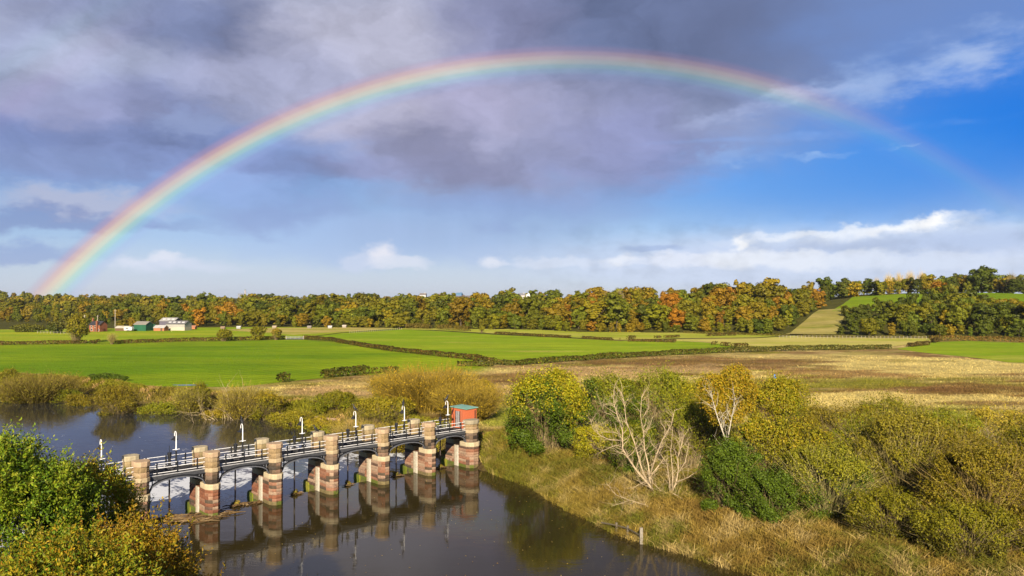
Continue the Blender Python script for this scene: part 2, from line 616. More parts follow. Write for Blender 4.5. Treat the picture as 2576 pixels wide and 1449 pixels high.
def mat_field(name, c1, c2, c3=None, rot=0.0, stripe=.0, sc=.05, thr=(.4, .6), c3t=(.55, .7)):
    m = bpy.data.materials.new(name)
    m.use_nodes = True
    t = NT(m.node_tree)
    geo = t.n('ShaderNodeNewGeometry')
    pos = geo.outputs['Position']
    mp = t.mapping(pos, rot=(0, 0, rot), scale=(.35, 1, 1))
    f = t.rng(t.noise(mp, sc, 6, .6), thr[0], thr[1])
    col = t.mix(f, c1, c2)
    if c3:
        f3 = t.rng(t.noise(t.mapping(pos, (31, 7, 0), (0, 0, rot), (.3, 1, 1)), sc * 1.7, 6, .65), c3t[0], c3t[1])
        col = t.mix(f3, col, c3)
    fine = t.rng(t.noise(mp, .8, 6, .7), .25, .75, .78, 1.22, False)
    mid = t.rng(t.noise(t.mapping(pos, (5, 3, 0), (0, 0, rot), (.22, 1, 1)), .16, 5, .65), .3, .7, .84, 1.16, False)
    col = t.vmath('SCALE', t.vmath('SCALE', col, scale=fine), scale=mid)
    if stripe:
        wv = t.n('ShaderNodeTexWave', wave_type='BANDS', bands_direction='X', i_Scale=.09, i_Distortion=1.5, i_Detail=2)
        t.l(t.mapping(pos, rot=(0, 0, rot)), wv.inputs[0])
        col = t.vmath('SCALE', col, scale=t.rng(wv.outputs['Fac'], 0, 1, 1 - stripe, 1 + stripe, False))
    bs = t.n('ShaderNodeBsdfPrincipled', i_Roughness=.95)
    bs.inputs['Specular IOR Level'].default_value = .05
    t.l(col, bs.inputs['Base Color'])
    b = t.n('ShaderNodeBump', i_Strength=.8, i_Distance=.5)
    t.l(t.noise(pos, 1.2, 6, .7), b.inputs['Height'])
    t.l(b.outputs[0], bs.inputs['Normal'])
    out = t.n('ShaderNodeOutputMaterial')
    t.l(bs.outputs[0], out.inputs[0])
    return m


def mat_water(name, deep, bump_s, bump_scale, rough, foam):
    m = bpy.data.materials.new(name)
    m.use_nodes = True
    t = NT(m.node_tree)
    geo = t.n('ShaderNodeNewGeometry')
    pos = geo.outputs['Position']
    loc = t.mapping(pos, (BO[0], BO[1], 0), (0, 0, BANG), (1, 1, 1), 'TEXTURE')   # x along bridge, y downstream
    bs = t.n('ShaderNodeBsdfPrincipled', i_Roughness=rough, i_IOR=1.33)
    bs.inputs['Base Color'].default_value = (*deep, 1)
    wv = t.mapping(loc, scale=(1.0, .55, 1)) if foam else t.mapping(pos, scale=(.45, 1.0, 1))
    h = t.math('ADD', t.noise(wv, bump_scale, 4, .55, .6), t.math('MULTIPLY', t.noise(wv, bump_scale * .22, 3, .5), 1.8))
    calm = t.rng(t.noise(pos, .05, 3), .35, .65, .35, 1.2, False)
    b = t.n('ShaderNodeBump', i_Distance=.06)
    t.l(t.math('MULTIPLY', calm, bump_s), b.inputs['Strength'])
    t.l(h, b.inputs['Height'])
    t.l(b.outputs[0], bs.inputs['Normal'])
    sh = bs.outputs[0]
    if foam:
        sp = t.n('ShaderNodeSeparateXYZ')
        t.l(loc, sp.inputs[0])
        y = sp.outputs[1]
        fl = t.mapping(loc, scale=(1.0, .38, 1))
        big = t.noise(fl, .32, 7, .64, 1.2)
        fine = t.noise(t.mapping(loc, scale=(1, .6, 1)), 1.7, 6, .7, .5)
        near = t.math('ADD', t.rng(y, 28, 1, -.04, .20, False), t.rng(sp.outputs[0], 2, 24, .05, -.08))
        far = t.rng(y, 14, 42, 0, .36)
        # quieter toward the right-hand arches
        bigc, finec = t.rng(big, .34, .66, smooth=False), t.rng(fine, .3, .7, smooth=False)
        fac = t.math('ADD', t.math('ADD', t.math('MULTIPLY', bigc, .55), t.math('MULTIPLY', finec, .45)), t.math('SUBTRACT', near, far))
        fm = t.rng(fac, .45, .64)
        line = t.math('MULTIPLY', t.rng(y, 4.2, 2.4), t.rng(fine, .35, .6))
        fm = t.math('MAXIMUM', fm, t.math('MULTIPLY', line, .55))
        fo = t.n('ShaderNodeBsdfDiffuse')
        fo.inputs[0].default_value = (.60, .62, .65, 1)
        ms = t.n('ShaderNodeMixShader')
        t.l(t.math('MULTIPLY', fm, .85), ms.inputs[0])
        t.l(sh, ms.inputs[1])
        t.l(fo.outputs[0], ms.inputs[2])
        sh = ms.outputs[0]
    out = t.n('ShaderNodeOutputMaterial')
    t.l(sh, out.inputs[0])
    return m


# ---------------------------------------------------------------- terrain
ZF = 1.5                                     # flood plain
ZD = -0.7                                    # water below the weir
RIVER = [(34, 8), (30, 30), (24.5, 44.5)] + [at(x, y, 0)[:2] for x, y in
         [(1890, 1449), (1790, 1418), (1690, 1388), (1600, 1362), (1530, 1338), (1480, 1310), (1430, 1288), (1385, 1262), (1330, 1224), (1280, 1208), (1230, 1190), (1207, 1170)]] + \
        [(-5.2, 95.5)] + [at(x, y, ZD)[:2] for x, y in
         [(1060, 1135), (960, 1098), (900, 1078), (850, 1066), (740, 1056), (640, 1044), (520, 1030), (400, 1017), (310, 1016), (250, 1000), (180, 985), (60, 976), (-200, 972)]] + \
        [(-320, 170), (-320, 128), (-140, 118), (-90, 97), (-62, 72), (-44, 57), (-32, 46), (-26, 30), (-24, 5)]
RIV = np.array(RIVER)


def river_sd(x, y):
    """signed distance, positive on land"""
    x, y = np.asarray(x, float), np.asarray(y, float)
    d = np.full(x.shape, 1e9)
    ins = np.zeros(x.shape, bool)
    for i in range(len(RIV)):
        a, b = RIV[i], RIV[(i + 1) % len(RIV)]
        ab = b - a
        t_ = np.clip(((x - a[0]) * ab[0] + (y - a[1]) * ab[1]) / (ab @ ab), 0, 1)
        d = np.minimum(d, np.hypot(x - a[0] - t_ * ab[0], y - a[1] - t_ * ab[1]))
        c = ((a[1] > y) != (b[1] > y)) & (x < ab[0] * (y - a[1]) / (ab[1] if abs(ab[1]) > 1e-9 else 1e-9) + a[0])
        ins ^= c
    return np.where(ins, -d, d)


TX = np.array([-2500, -400, 0, 300, 600, 900, 1100, 1350, 1450, 1700, 2000, 2150, 2300, 2576, 2900, 5000.])
TE = np.array([560, 560, 560, 520, 480, 455, 445, 430, 405, 395, 385, 372, 362, 350, 345, 345.])
TR = np.array([1500, 1500, 1500, 1400, 1300, 1050, 800, 740, 540, 520, 530, 560, 560, 560, 560, 560.])
THR = np.array([12, 14, 16, 13, 8, 7, 10.5, 12, 10, 12, 14, 19, 20.5, 20.5, 21, 21.])


def ground_h(x, y):
    x, y = np.asarray(x, float), np.asarray(y, float)
    yy = np.maximum(y, 1)
    sx = np.clip(CX + x / yy * F, -2400, 4900)
    e, r, hr = np.interp(sx, TX, TE), np.interp(sx, TX, TR), np.interp(sx, TX, THR)
    hill = (hr - ZF) * np.clip((y - e) / (r - e), 0, 1) ** .85
    und = (fbm(x / 90, y / 90, 3) - .5) * 6 * sstep(0, 1, (y - e) / 150)
    sd = river_sd(x, y)
    bank = np.where(sd > 0, -.45 + (ZF + .45) * sstep(0, np.where((y > 100), 3.5, 7), sd), -.45 - 1.6 * sstep(0, 4, -sd))
    far = sstep(2500, 6000, y) * -12
    mx, my = BO[0] + BU[0] * 5 * PITCH + 4.2, BO[1] + BU[1] * 5 * PITCH + 3.2
    bank = bank + 2.6 * np.exp(-(((x - mx) / 4.2) ** 2 + ((y - my) / 5.0) ** 2)) * (sd > -1)
    return np.where(y > 300, ZF + hill + und + far, bank)


def gh(x, y):
    return float(ground_h(np.array([x]), np.array([y]))[0])


def lc(r, g, b, k=1.0):
    c = lin(r, g, b)
    return np.array(c) * k


HEATH_BLOBS = [  # px, py, rx, ry, colour, strength  (patches of one plant or another)
    (1900, 915, 420, 16, 'brown', .75), (2150, 938, 260, 12, 'rust', .6), (2430, 985, 300, 22, 'brown', .8), (2060, 962, 260, 14, 'olive', .7),
    (2380, 920, 330, 22, 'straw', .95), (2100, 898, 260, 7, 'straw', .6), (2200, 1010, 420, 22, 'straw', .9), (2350, 1045, 300, 22, 'lime', .7),
    (1500, 935, 260, 14, 'pink', .8), (1330, 950, 140, 14, 'brown', .7), (1300, 985, 120, 20, 'pink', .7), (1700, 925, 200, 10, 'pink', .6),
    (2300, 890, 60, 4, 'brown', .8), (2480, 1015, 120, 5, 'brown', .7), (1250, 1052, 60, 24, 'lime', .9), (820, 985, 100, 14, 'pink', .9), (1000, 965, 160, 16, 'pink', .5),
    (1220, 1130, 60, 60, 'olive', .9), (1290, 1170, 110, 30, 'olive', .7), (760, 1015, 120, 18, 'olive', .9),
]
HC = {'brown': (.175, .092, .032), 'rust': (.19, .078, .024), 'olive': (.20, .195, .018), 'straw': (.56, .445, .15),
      'pink': (.43, .29, .125), 'lime': (.32, .34, .04)}


def heath_colour(x, y):
    x, y = np.asarray(x, float), np.asarray(y, float)
    n1 = fbm(x / 26, y / 11, 5)
    n2 = fbm(x / 14 + 50, y / 7 + 20, 5)
    n3 = fbm(x / 5 + 9, y / 3 + 80, 4)
    c = np.ones(x.shape + (3,)) * np.array((.39, .275, .105))
    mixin = lambda c, col, f: c * (1 - f[..., None]) + np.array(col) * f[..., None]
    c = mixin(c, HC['straw'], sstep(.50, .62, n1))
    c = mixin(c, HC['brown'], sstep(.54, .66, n2) * .8)
    c = mixin(c, HC['olive'], sstep(.42, .34, n1) * .7)
    n4 = fbm(x / 22 + 31, y / 2.6 + 11, 5)
    n5 = fbm(x / 16 + 71, y / 2.2 + 45, 5)
    yy = np.maximum(y, 5)
    sx, sy = CX + x / yy * F, HY + (H - ZF) / yy * F
    c = mixin(c, HC['brown'], sstep(.56, .66, n4) * .65)
    c = mixin(c, HC['olive'], sstep(.57, .67, n5) * .7)
    c = mixin(c, HC['straw'], sstep(.42, .34, n4) * .5)
    for px, py, rx, ry, k, s in HEATH_BLOBS:
        r = np.hypot((sx - px) / rx, (sy - py) / ry) + (n2 - .5) * 1.8
        c = mixin(c, HC[k], sstep(1.05, .75, r) * s * sstep(.25, .5, n3 + .15))
    g = sstep(1260, 1190, sx) * sstep(945, 925, sy)
    c = mixin(c, (.20, .27, .010), g)
    # greener close to the water
    c = mixin(c, (.12, .11, .018), sstep(14, 4, river_sd(x, y)) * .7)
    return c * (.72 + .56 * n3)[..., None]


def build_ground():
    n = 360
    q = np.linspace(-1, 1, n)
    xs = np.sinh(q * 5.6) / np.sinh(5.6) * 6500
    q2 = np.linspace(-.42, 1, n)
    ys = 85 + np.sinh(q2 * 5.2) / np.sinh(5.2) * 9000
    X, Y = np.meshgrid(xs, ys)
    Z = ground_h(X, Y)
    V = np.stack([X, Y, Z], -1).reshape(-1, 3)
    i = np.arange(n * n).reshape(n, n)
    Fc = np.stack([i[:-1, :-1], i[:-1, 1:], i[1:, 1:], i[1:, :-1]], -1).reshape(-1, 4)
    me = bpy.data.meshes.new('ground')
    me.vertices.add(len(V))
    me.vertices.foreach_set('co', V.astype(np.float32).ravel())
    me.loops.add(Fc.size)
    me.loops.foreach_set('vertex_index', Fc.astype(np.int32).ravel())
    me.polygons.add(len(Fc))
    me.polygons.foreach_set('loop_start', np.arange(0, Fc.size, 4, dtype=np.int32))
    me.polygons.foreach_set('loop_total', np.full(len(Fc), 4, np.int32))
    C = heath_colour(X, Y).reshape(-1, 3)
    far = sstep(300, 345, Y.ravel())[:, None]
    wood = np.array((.075, .072, .014))
    C = C * (1 - far) + wood * far
    mud = sstep(.9, .2, river_sd(X, Y).ravel())[:, None]
    C = C * (1 - mud) + np.array((.10, .065, .03)) * mud
    a = me.color_attributes.new('tint', 'FLOAT_COLOR', 'POINT')
    a.data.foreach_set('color', np.concatenate([C, np.ones((len(C), 1))], 1).astype(np.float32).ravel())
    me.update(calc_edges=True)
    me.polygons.foreach_set('use_smooth', [True] * len(Fc))
    tag(obj('ground', me, mat_ground()), kind='structure')


build_ground()


def bridge_pt(a, b, z=0):
    return (BO[0] + BU[0] * a - BU[1] * b, BO[1] + BU[1] * a + BU[0] * b, z)


WEIR_Y = 2.3


def build_water():
    m = MB()
    m.add([bridge_pt(-40, -80, 0), bridge_pt(75, -80, 0), bridge_pt(75, WEIR_Y, 0), bridge_pt(-40, WEIR_Y, 0)], [(0, 1, 2, 3)])
    m.build('river_water', mat_water('water_above', (.030, .0230, .0078), .11, 2.4, .02, False))['kind'] = 'structure'
    m = MB()
    # the sheet that slides over the sill, then the stream below it
    m.add([bridge_pt(-40, WEIR_Y + .02, -.01), bridge_pt(60, WEIR_Y + .02, -.01), bridge_pt(60, WEIR_Y + .9, ZD), bridge_pt(-40, WEIR_Y + .9, ZD)], [(0, 1, 2, 3)])
    m.add([bridge_pt(-260, WEIR_Y + .9, ZD), bridge_pt(60, WEIR_Y + .9, ZD), bridge_pt(60, 330, ZD), bridge_pt(-260, 330, ZD)], [(0, 1, 2, 3)])
    m.build('stream_water', mat_water('water_below', (.026, .026, .023), .32, 1.5, .05, True))['kind'] = 'structure'


build_water()


def field(name, pts, mat, dz=.03, z=ZF):
    P = [at(x, y, z) for x, y in pts]
    bm = bmesh.new()
    vs = [bm.verts.new((p[0], p[1], z + dz)) for p in P]
    bm.faces.new(vs)
    bmesh.ops.triangulate(bm, faces=bm.faces[:])
    for f in bm.faces:
        if f.normal.z < 0:
            f.normal_flip()
    me = bpy.data.meshes.new(name)
    bm.to_mesh(me)
    bm.free()
    o = obj(name, me, mat)
    o['kind'] = 'structure'
    return o


FA = mat_field('vivid_pasture', (.115, .205, .003), (.220, .290, .006), None, .5, .09, .014)
FB = mat_field('pasture', (.175, .270, .006), (.235, .300, .012), (.33, .33, .05), .15, .0, .035, c3t=(.56, .72))
FC = mat_field('rough_pasture', (.29, .32, .028), (.38, .36, .065), (.19, .27, .01), .1, 0, .04)
FD = mat_field('meadow', (.20, .28, .010), (.29, .32, .018), (.37, .34, .07), .05, 0, .03, c3t=(.6, .75))
FE = mat_field('straw_meadow', (.46, .39, .11), (.37, .36, .06), (.25, .31, .02), .1, 0, .035, c3t=(.6, .75))
field('vivid_pasture', [(-300, 877), (0, 871), (240, 868), (480, 862), (720, 855), (765, 855), (830, 862), (900, 873), (1000, 888), (1100, 898), (1190, 907), (1245, 917),
                        (1100, 934), (1000, 939), (900, 944), (800, 952), (700, 962), (600, 974), (400, 972), (200, 952), (100, 940), (-300, 936)], FA)
field('centre_pasture', [(765, 850), (860, 838), (1000, 829), (1090, 832), (1240, 842), (1430, 851), (1560, 858), (1640, 856), (1770, 861), (1860, 872), (1800, 886), (1600, 896), (1400, 908), (1300, 916),
                         (1235, 911), (1190, 904), (1100, 894), (1000, 884), (900, 869), (830, 857)], FB)
field('far_pasture', [(1000, 828.6), (1030, 822), (1250, 818), (1450, 817), (1600, 828), (1760, 838), (1990, 843), (1900, 849), (1700, 851), (1560, 855), (1430, 848), (1245, 839), (1095, 830)], FC)
field('farm_meadow', [(-400, 869), (0, 865), (240, 862), (480, 858), (720, 851), (760, 849), (858, 836.5), (998, 827), (1020, 821), (860, 823), (600, 823), (0, 829), (-400, 835)], FD)
field('straw_meadow', [(1565, 857.5), (1705, 853), (1900, 851), (1995, 845), (2150, 849), (2330, 850), (2350, 857), (2240, 872), (2060, 879), (1880, 876), (1770, 859)], FE)
field('corner_pasture', [(2255, 878), (2350, 861), (2430, 858), (2560, 862), (2900, 865), (2900, 915), (2700, 915), (2540, 912), (2450, 900), (2330, 888)], FB, dz=.05)
field('allotment_ground', [(560, 829), (700, 824.5), (1000, 824), (980, 827), (850, 836), (740, 842), (640, 836)],
      mat_field('allotment', (.42, .33, .10), (.30, .28, .05), (.16, .10, .04), 0, 0, .05), dz=.06)
# puddle in the pasture
mp = MB()
pc = at(478, 969, ZF)
mp.add([(pc[0] + math.cos(a) * 3.4 * (1 + .2 * math.sin(3 * a)), pc[1] + math.sin(a) * 1.0, ZF + .06) for a in np.linspace(0, 2 * math.pi, 24, endpoint=False)], [tuple(range(24))])
mp.build('puddle_water', mat_water('puddle_water', (.05, .05, .05), .03, 2, .03, False))['kind'] = 'structure'


def patch(name, corners, mat, n=24, dz=.45):
    a, b, c, d = [np.array(p[:2]) for p in corners]
    g = np.linspace(0, 1, n)
    S, T = np.meshgrid(g, g)
    P = (a * (1 - S)[..., None] + b * S[..., None]) * (1 - T)[..., None] + (d * (1 - S)[..., None] + c * S[..., None]) * T[..., None]
    Z = ground_h(P[..., 0], P[..., 1]) + dz
    V = np.concatenate([P, Z[..., None]], -1).reshape(-1, 3)
    i = np.arange(n * n).reshape(n, n)
    fs = np.stack([i[:-1, :-1], i[:-1, 1:], i[1:, 1:], i[1:, :-1]], -1).reshape(-1, 4)
    me = bpy.data.meshes.new(name)
    me.from_pydata(V.tolist(), [], fs.tolist())
    o = obj(name, me, mat, smooth=True)
    o['kind'] = 'structure'
    return o


patch('straw_slope', [at_d(1975, 372, 0), at_d(2100, 366, 0), at_d(2135, 470, 0), at_d(2060, 470, 0)], mat_field('slope_grass', (.25, .22, .05), (.31, .26, .08), (.16, .18, .02), .6, 0, .06))
HILLG = mat_field('hill_pasture', (.13, .20, .005), (.17, .23, .008), None, 0, 0, .03)
patch('hill_pasture', [at_d(2090, 455, 0), at_d(2340, 450, 0), at_d(2330, 572, 0), at_d(2150, 572, 0)], HILLG)
patch('upper_pasture', [at_d(2400, 430, 0), at_d(2900, 430, 0), at_d(2850, 566, 0), at_d(2440, 566, 0)], HILLG)
patch('wood_glade', [at_d(1300, 470, 0), at_d(1440, 470, 0), at_d(1430, 500, 0), at_d(1310, 500, 0)], HILLG)


# ---------------------------------------------------------------- plants
def unit(rs, n):
    v = rs.normal(size=(n, 3))
    return v / np.linalg.norm(v, axis=1)[:, None]


def leaf_quads(c, nrm, L, Wd, rs, up=None):
    n = len(c)
    nrm = nrm / np.linalg.norm(nrm, axis=1)[:, None]
    t_ = unit(rs, n)
    if up is not None:
        t_ = t_ * (1 - up) + np.array((0, 0, 1.0)) * up
    t_ = t_ - nrm * (t_ * nrm).sum(1)[:, None]
    t_ /= np.linalg.norm(t_, axis=1)[:, None] + 1e-9
    b = np.cross(nrm, t_)
    L, Wd = np.asarray(L)[..., None] / 2, np.asarray(Wd)[..., None] / 2
    return np.stack([c - t_ * L, c + b * Wd + nrm * Wd * .3, c + t_ * L, c - b * Wd + nrm * Wd * .3], 1)


def crown_points(rs, lobes, n, inner=.62, up_bias=.35, gaps=.0, gscale=1.0):
    lob = np.array(lobes)          # x y z rx ry rz
    w = (lob[:, 3] * lob[:, 4] + lob[:, 4] * lob[:, 5] + lob[:, 3] * lob[:, 5])
    idx = rs.choice(len(lob), n * 3, p=w / w.sum())
    d = unit(rs, n * 3)
    keep = rs.rand(n * 3) < np.clip(.55 + up_bias + d[:, 2] * .9, .12, 1)
    idx, d = idx[keep], d[keep]
    r = 1 - (1 - inner) * rs.rand(len(d)) ** 1.6
    p = lob[idx, :3] + d * lob[idx, 3:] * r[:, None] * (1 + (.16 if len(lobes) > 20 else .10) * rs.normal(size=len(d)))[:, None]
    ok = np.ones(len(p), bool)
    for l in lob:
        q = (p - l[:3]) / l[3:]
        ok &= (q * q).sum(1) > .36
    if gaps:
        g = fbm(p[:, 0] / gscale + p[:, 2] * .7 / gscale, p[:, 1] / gscale - p[:, 2] * .6 / gscale, 3)
        ok &= g > gaps
    p, d = p[ok][:n], d[ok][:n]
    return p, d


def mix_cols(rs, n, cols, weights=None, jitter=.18):
    cols = np.array(cols, float)
    i = rs.choice(len(cols), n, p=weights)
    c = cols[i] * (1 + jitter * rs.normal(size=(n, 1)))
    return np.clip(c, .003, 1)


def branch_skel(rs, base, targets, r0, sag=.15):
    """limbs from base to each target; returns MB"""
    m = MB()
    b = Vector(base)
    for tg in targets:
        tg = Vector(tg)
        mid = b.lerp(tg, .5)
        mid.z += (tg.z - b.z) * .12
        mid.x += rs.normal() * .08 * (tg - b).length
        mid.y += rs.normal() * .08 * (tg - b).length
        q1 = b.lerp(mid, .5)
        q3 = mid.lerp(tg, .5)
        m.tube([b, q1, mid, q3, tg], [r0, r0 * .8, r0 * .55, r0 * .35, r0 * .12], 5)
    return m


def twig_strips(rs, n, base, spread, height, lean=.6, w=.035, segs=3, base_r=.6, curve=.5, droop=0.0):
    """n upright tapering strips fanning from base: polygons (N,4,3)"""
    out = []
    b = np.zeros((n, 3))
    a = rs.rand(n) * 2 * np.pi
    rr = np.sqrt(rs.rand(n)) * base_r
    b[:, 0], b[:, 1] = np.cos(a) * rr, np.sin(a) * rr
    hh = height * (.45 + .55 * rs.rand(n))
    out_d = np.stack([np.cos(a), np.sin(a), np.zeros(n)], 1)
    reach = spread * (rs.rand(n) ** .7)
    pts = []
    for k in range(segs + 1):
        s = k / segs
        p = b + out_d * (reach * s ** (1 + curve))[:, None]
        p[:, 2] += hh * (s - droop * s ** 3) * (1 - .25 * (reach / spread) * s)
        p[:, :2] += rs.normal(size=(n, 2)) * .03 * height * s
        pts.append(p)
    side = unit(rs, n)
    side[:, 2] *= .2
    side /= np.linalg.norm(side, axis=1)[:, None]
    for k in range(segs):
        w0, w1 = w * (1 - k / segs) + .006, w * (1 - (k + 1) / segs) + .004
        out.append(np.stack([pts[k] - side * w0, pts[k] + side * w0, pts[k + 1] + side * w1, pts[k + 1] - side * w1], 1))
    return np.concatenate(out), pts, hh


def lobes_for(rs, n, rx, ry, h, z0=.25, size=.42):
    L = [(0, 0, h * .55, rx * .75, ry * .75, h * .42)]
    for i in range(n):
        a = rs.rand() * 2 * math.pi
        q = math.sqrt(rs.rand()) * .72
        z = h * (z0 + (1 - z0) * rs.rand() * (1 - .35 * q))
        s = size * (.6 + .6 * rs.rand())
        L.append((math.cos(a) * rx * q, math.sin(a) * ry * q, min(z, h * (1 - .5 * s)), rx * s, ry * s, min(h * .32, (rx + ry) * .5 * s * .85)))
    return L


# --- distant woodland trees: a few shapes, tinted per tree
def wood_tree_mesh(seed, n=1500, rx=5.2, h=14.0, kind='broad'):
    rs = RS(seed)
    if kind == 'bare':
        q, pts, hh = twig_strips(rs, 420, None, 3.2, h, w=.10, segs=3, base_r=.5, curve=.2)
        c = mix_cols(rs, len(q), [(1, 1, 1), (.75, .72, .7)], None, .15)
        return mesh_polys('crown', q, c)
    z0 = .10
    L = lobes_for(rs, 30, rx, rx, h, z0, .27)
    L[0] = (0, 0, h * .42, rx * .6, rx * .6, h * .34)
    for i in range(4):
        a = rs.rand() * 6.28
        q = rx * rs.uniform(.2, .95)
        L.append((math.cos(a) * q, math.sin(a) * q, h * rs.uniform(.5, .9), rx * rs.uniform(.2, .4), rx * rs.uniform(.2, .4), h * rs.uniform(.08, .15)))
    p, d = crown_points(rs, L, n, .75, .3, .28, 2.6)
    nrm = d + unit(rs, len(p)) * .38
    s = .42 + .36 * rs.rand(len(p))
    q = leaf_quads(p, nrm, s * 1.25, s, rs)
    g = fbm(p[:, 0] / 2.2 + 5, p[:, 1] / 2.2 + p[:, 2] / 3, 3)
    c = mix_cols(rs, len(p), [(1, 1, 1), (.72, .78, .75), (1.25, 1.12, .9)], None, .14) * (.8 + .4 * g)[:, None]
    return mesh_polys('crown', q, c)


WT = [wood_tree_mesh(100 + i, 4200, rs_, h_) for i, (rs_, h_) in enumerate([(5.2, 14), (6.0, 14), (4.6, 14), (5.6, 13.5), (5.0, 14.5), (6.4, 13)])] + [wood_tree_mesh(120 + i, 2200, 3.2, 13.5, 'narrow') for i in range(2)]
WBARE = [wood_tree_mesh(140 + i, kind='bare', h=14) for i in range(2)]
for me in WT + WBARE:
    me.materials.append(LEAF)
tm = MB()
tm.tube([(0, 0, -1.5), (.1, 0, 3), (.2, .1, 7), (0, .1, 10)], [.38, .3, .2, .06], 6)
for a in range(4):
    tm.tube([(.1, 0, 3 + a), (1.3 * math.cos(a * 1.7), 1.3 * math.sin(a * 1.7), 6 + a), (2.4 * math.cos(a * 1.7), 2.4 * math.sin(a * 1.7), 8.5 + a * .6)], [.15, .1, .03], 4)
TRUNKM = tm.mesh('trunk')
TRUNKM.materials.append(BARK)

PAL = {
    'dark green': (.047, .058, .006), 'olive green': (.108, .102, .007), 'golden brown': (.152, .110, .008),
    'rust orange': (.200, .098, .009), 'pale ochre': (.195, .150, .026), 'mid green': (.076, .088, .007), 'grey brown': (.16, .115, .045),
}
ZONES = [(-9999, 215, 'left of the brick farmhouse'), (215, 330, 'behind the brick farmhouse'), (330, 400, 'behind the green barn'), (400, 500, 'behind the long white barn'),
         (500, 640, 'just right of the long white barn'), (640, 800, 'behind the allotment ground'), (800, 950, 'right of the allotment ground'), (950, 1060, 'behind the centre pasture'),
         (1060, 1200, 'below the long brick bungalow'), (1200, 1400, 'below the white gabled house'), (1400, 1530, 'on the left shoulder of the hillside wood'),
         (1530, 1680, 'under the two bare grey skyline trees'), (1680, 1830, 'in the middle of the hillside wood'), (1830, 2010, 'just left of the straw slope'),
         (2010, 2140, 'at the head of the straw slope'), (2140, 2290, 'right of the straw slope'), (2290, 2430, 'below the pale bare poplars'), (2430, 9999, 'at the right end of the woods')]


def zone(x):
    return next(z for a, b, z in ZONES if a <= x < b)


def skip_tree(x, D):
    if 1985 < x < 2120 and D < 462:
        # the open straw slope, narrowing uphill
        lo, hi = np.interp(D, [360, 470], [1965, 2055]), np.interp(D, [360, 470], [2105, 2140])
        if lo < x < hi:
            return True
    if 2085 < x < 2345 and 452 < D < 575:
        return True
    if x > 2410 and 435 < D < 570:
        return True
    if 1290 < x < 1450 and 462 < D < 506:
        return True
    return False


def wood_colour(rs, x, D, row):
    if x < 420:
        names, w = ['olive green', 'golden brown', 'mid green', 'pale ochre', 'dark green'], [.52, .12, .18, .10, .08]
    elif x < 950:
        names, w = ['olive green', 'golden brown', 'mid green', 'dark green', 'rust orange'], [.50, .13, .20, .15, .02]
    elif x < 1400:
        names, w = ['mid green', 'dark green', 'olive green', 'golden brown', 'rust orange'], [.30, .16, .38, .14, .02]
    elif x < 2060:
        names, w = ['olive green', 'rust orange', 'golden brown', 'mid green', 'dark green'], [.46, .04, .24, .18, .08]
    else:
        names, w = ['dark green', 'olive green', 'mid green', 'rust orange', 'golden brown'], [.42, .27, .2, .02, .09]
    if 1400 < x < 2060 and vnoise(np.array([x / 70.]), np.array([D / 40.]))[0] > .69:
        w = np.array(w) * np.array([.8, 6, 1.5, .5, .3])
        w = w / w.sum()
    if row >= 2 and x > 1400:
        w = np.array(w) * np.array([1, 1.5, 1.4, .8, .5])
        w = w / w.sum()
    if row == 0 and 950 < x:
        w = np.array(w) * np.array([1.2, .5, 1.0, 1, .8])
        w = w / w.sum()
    return names[rs.choice(5, p=w)]


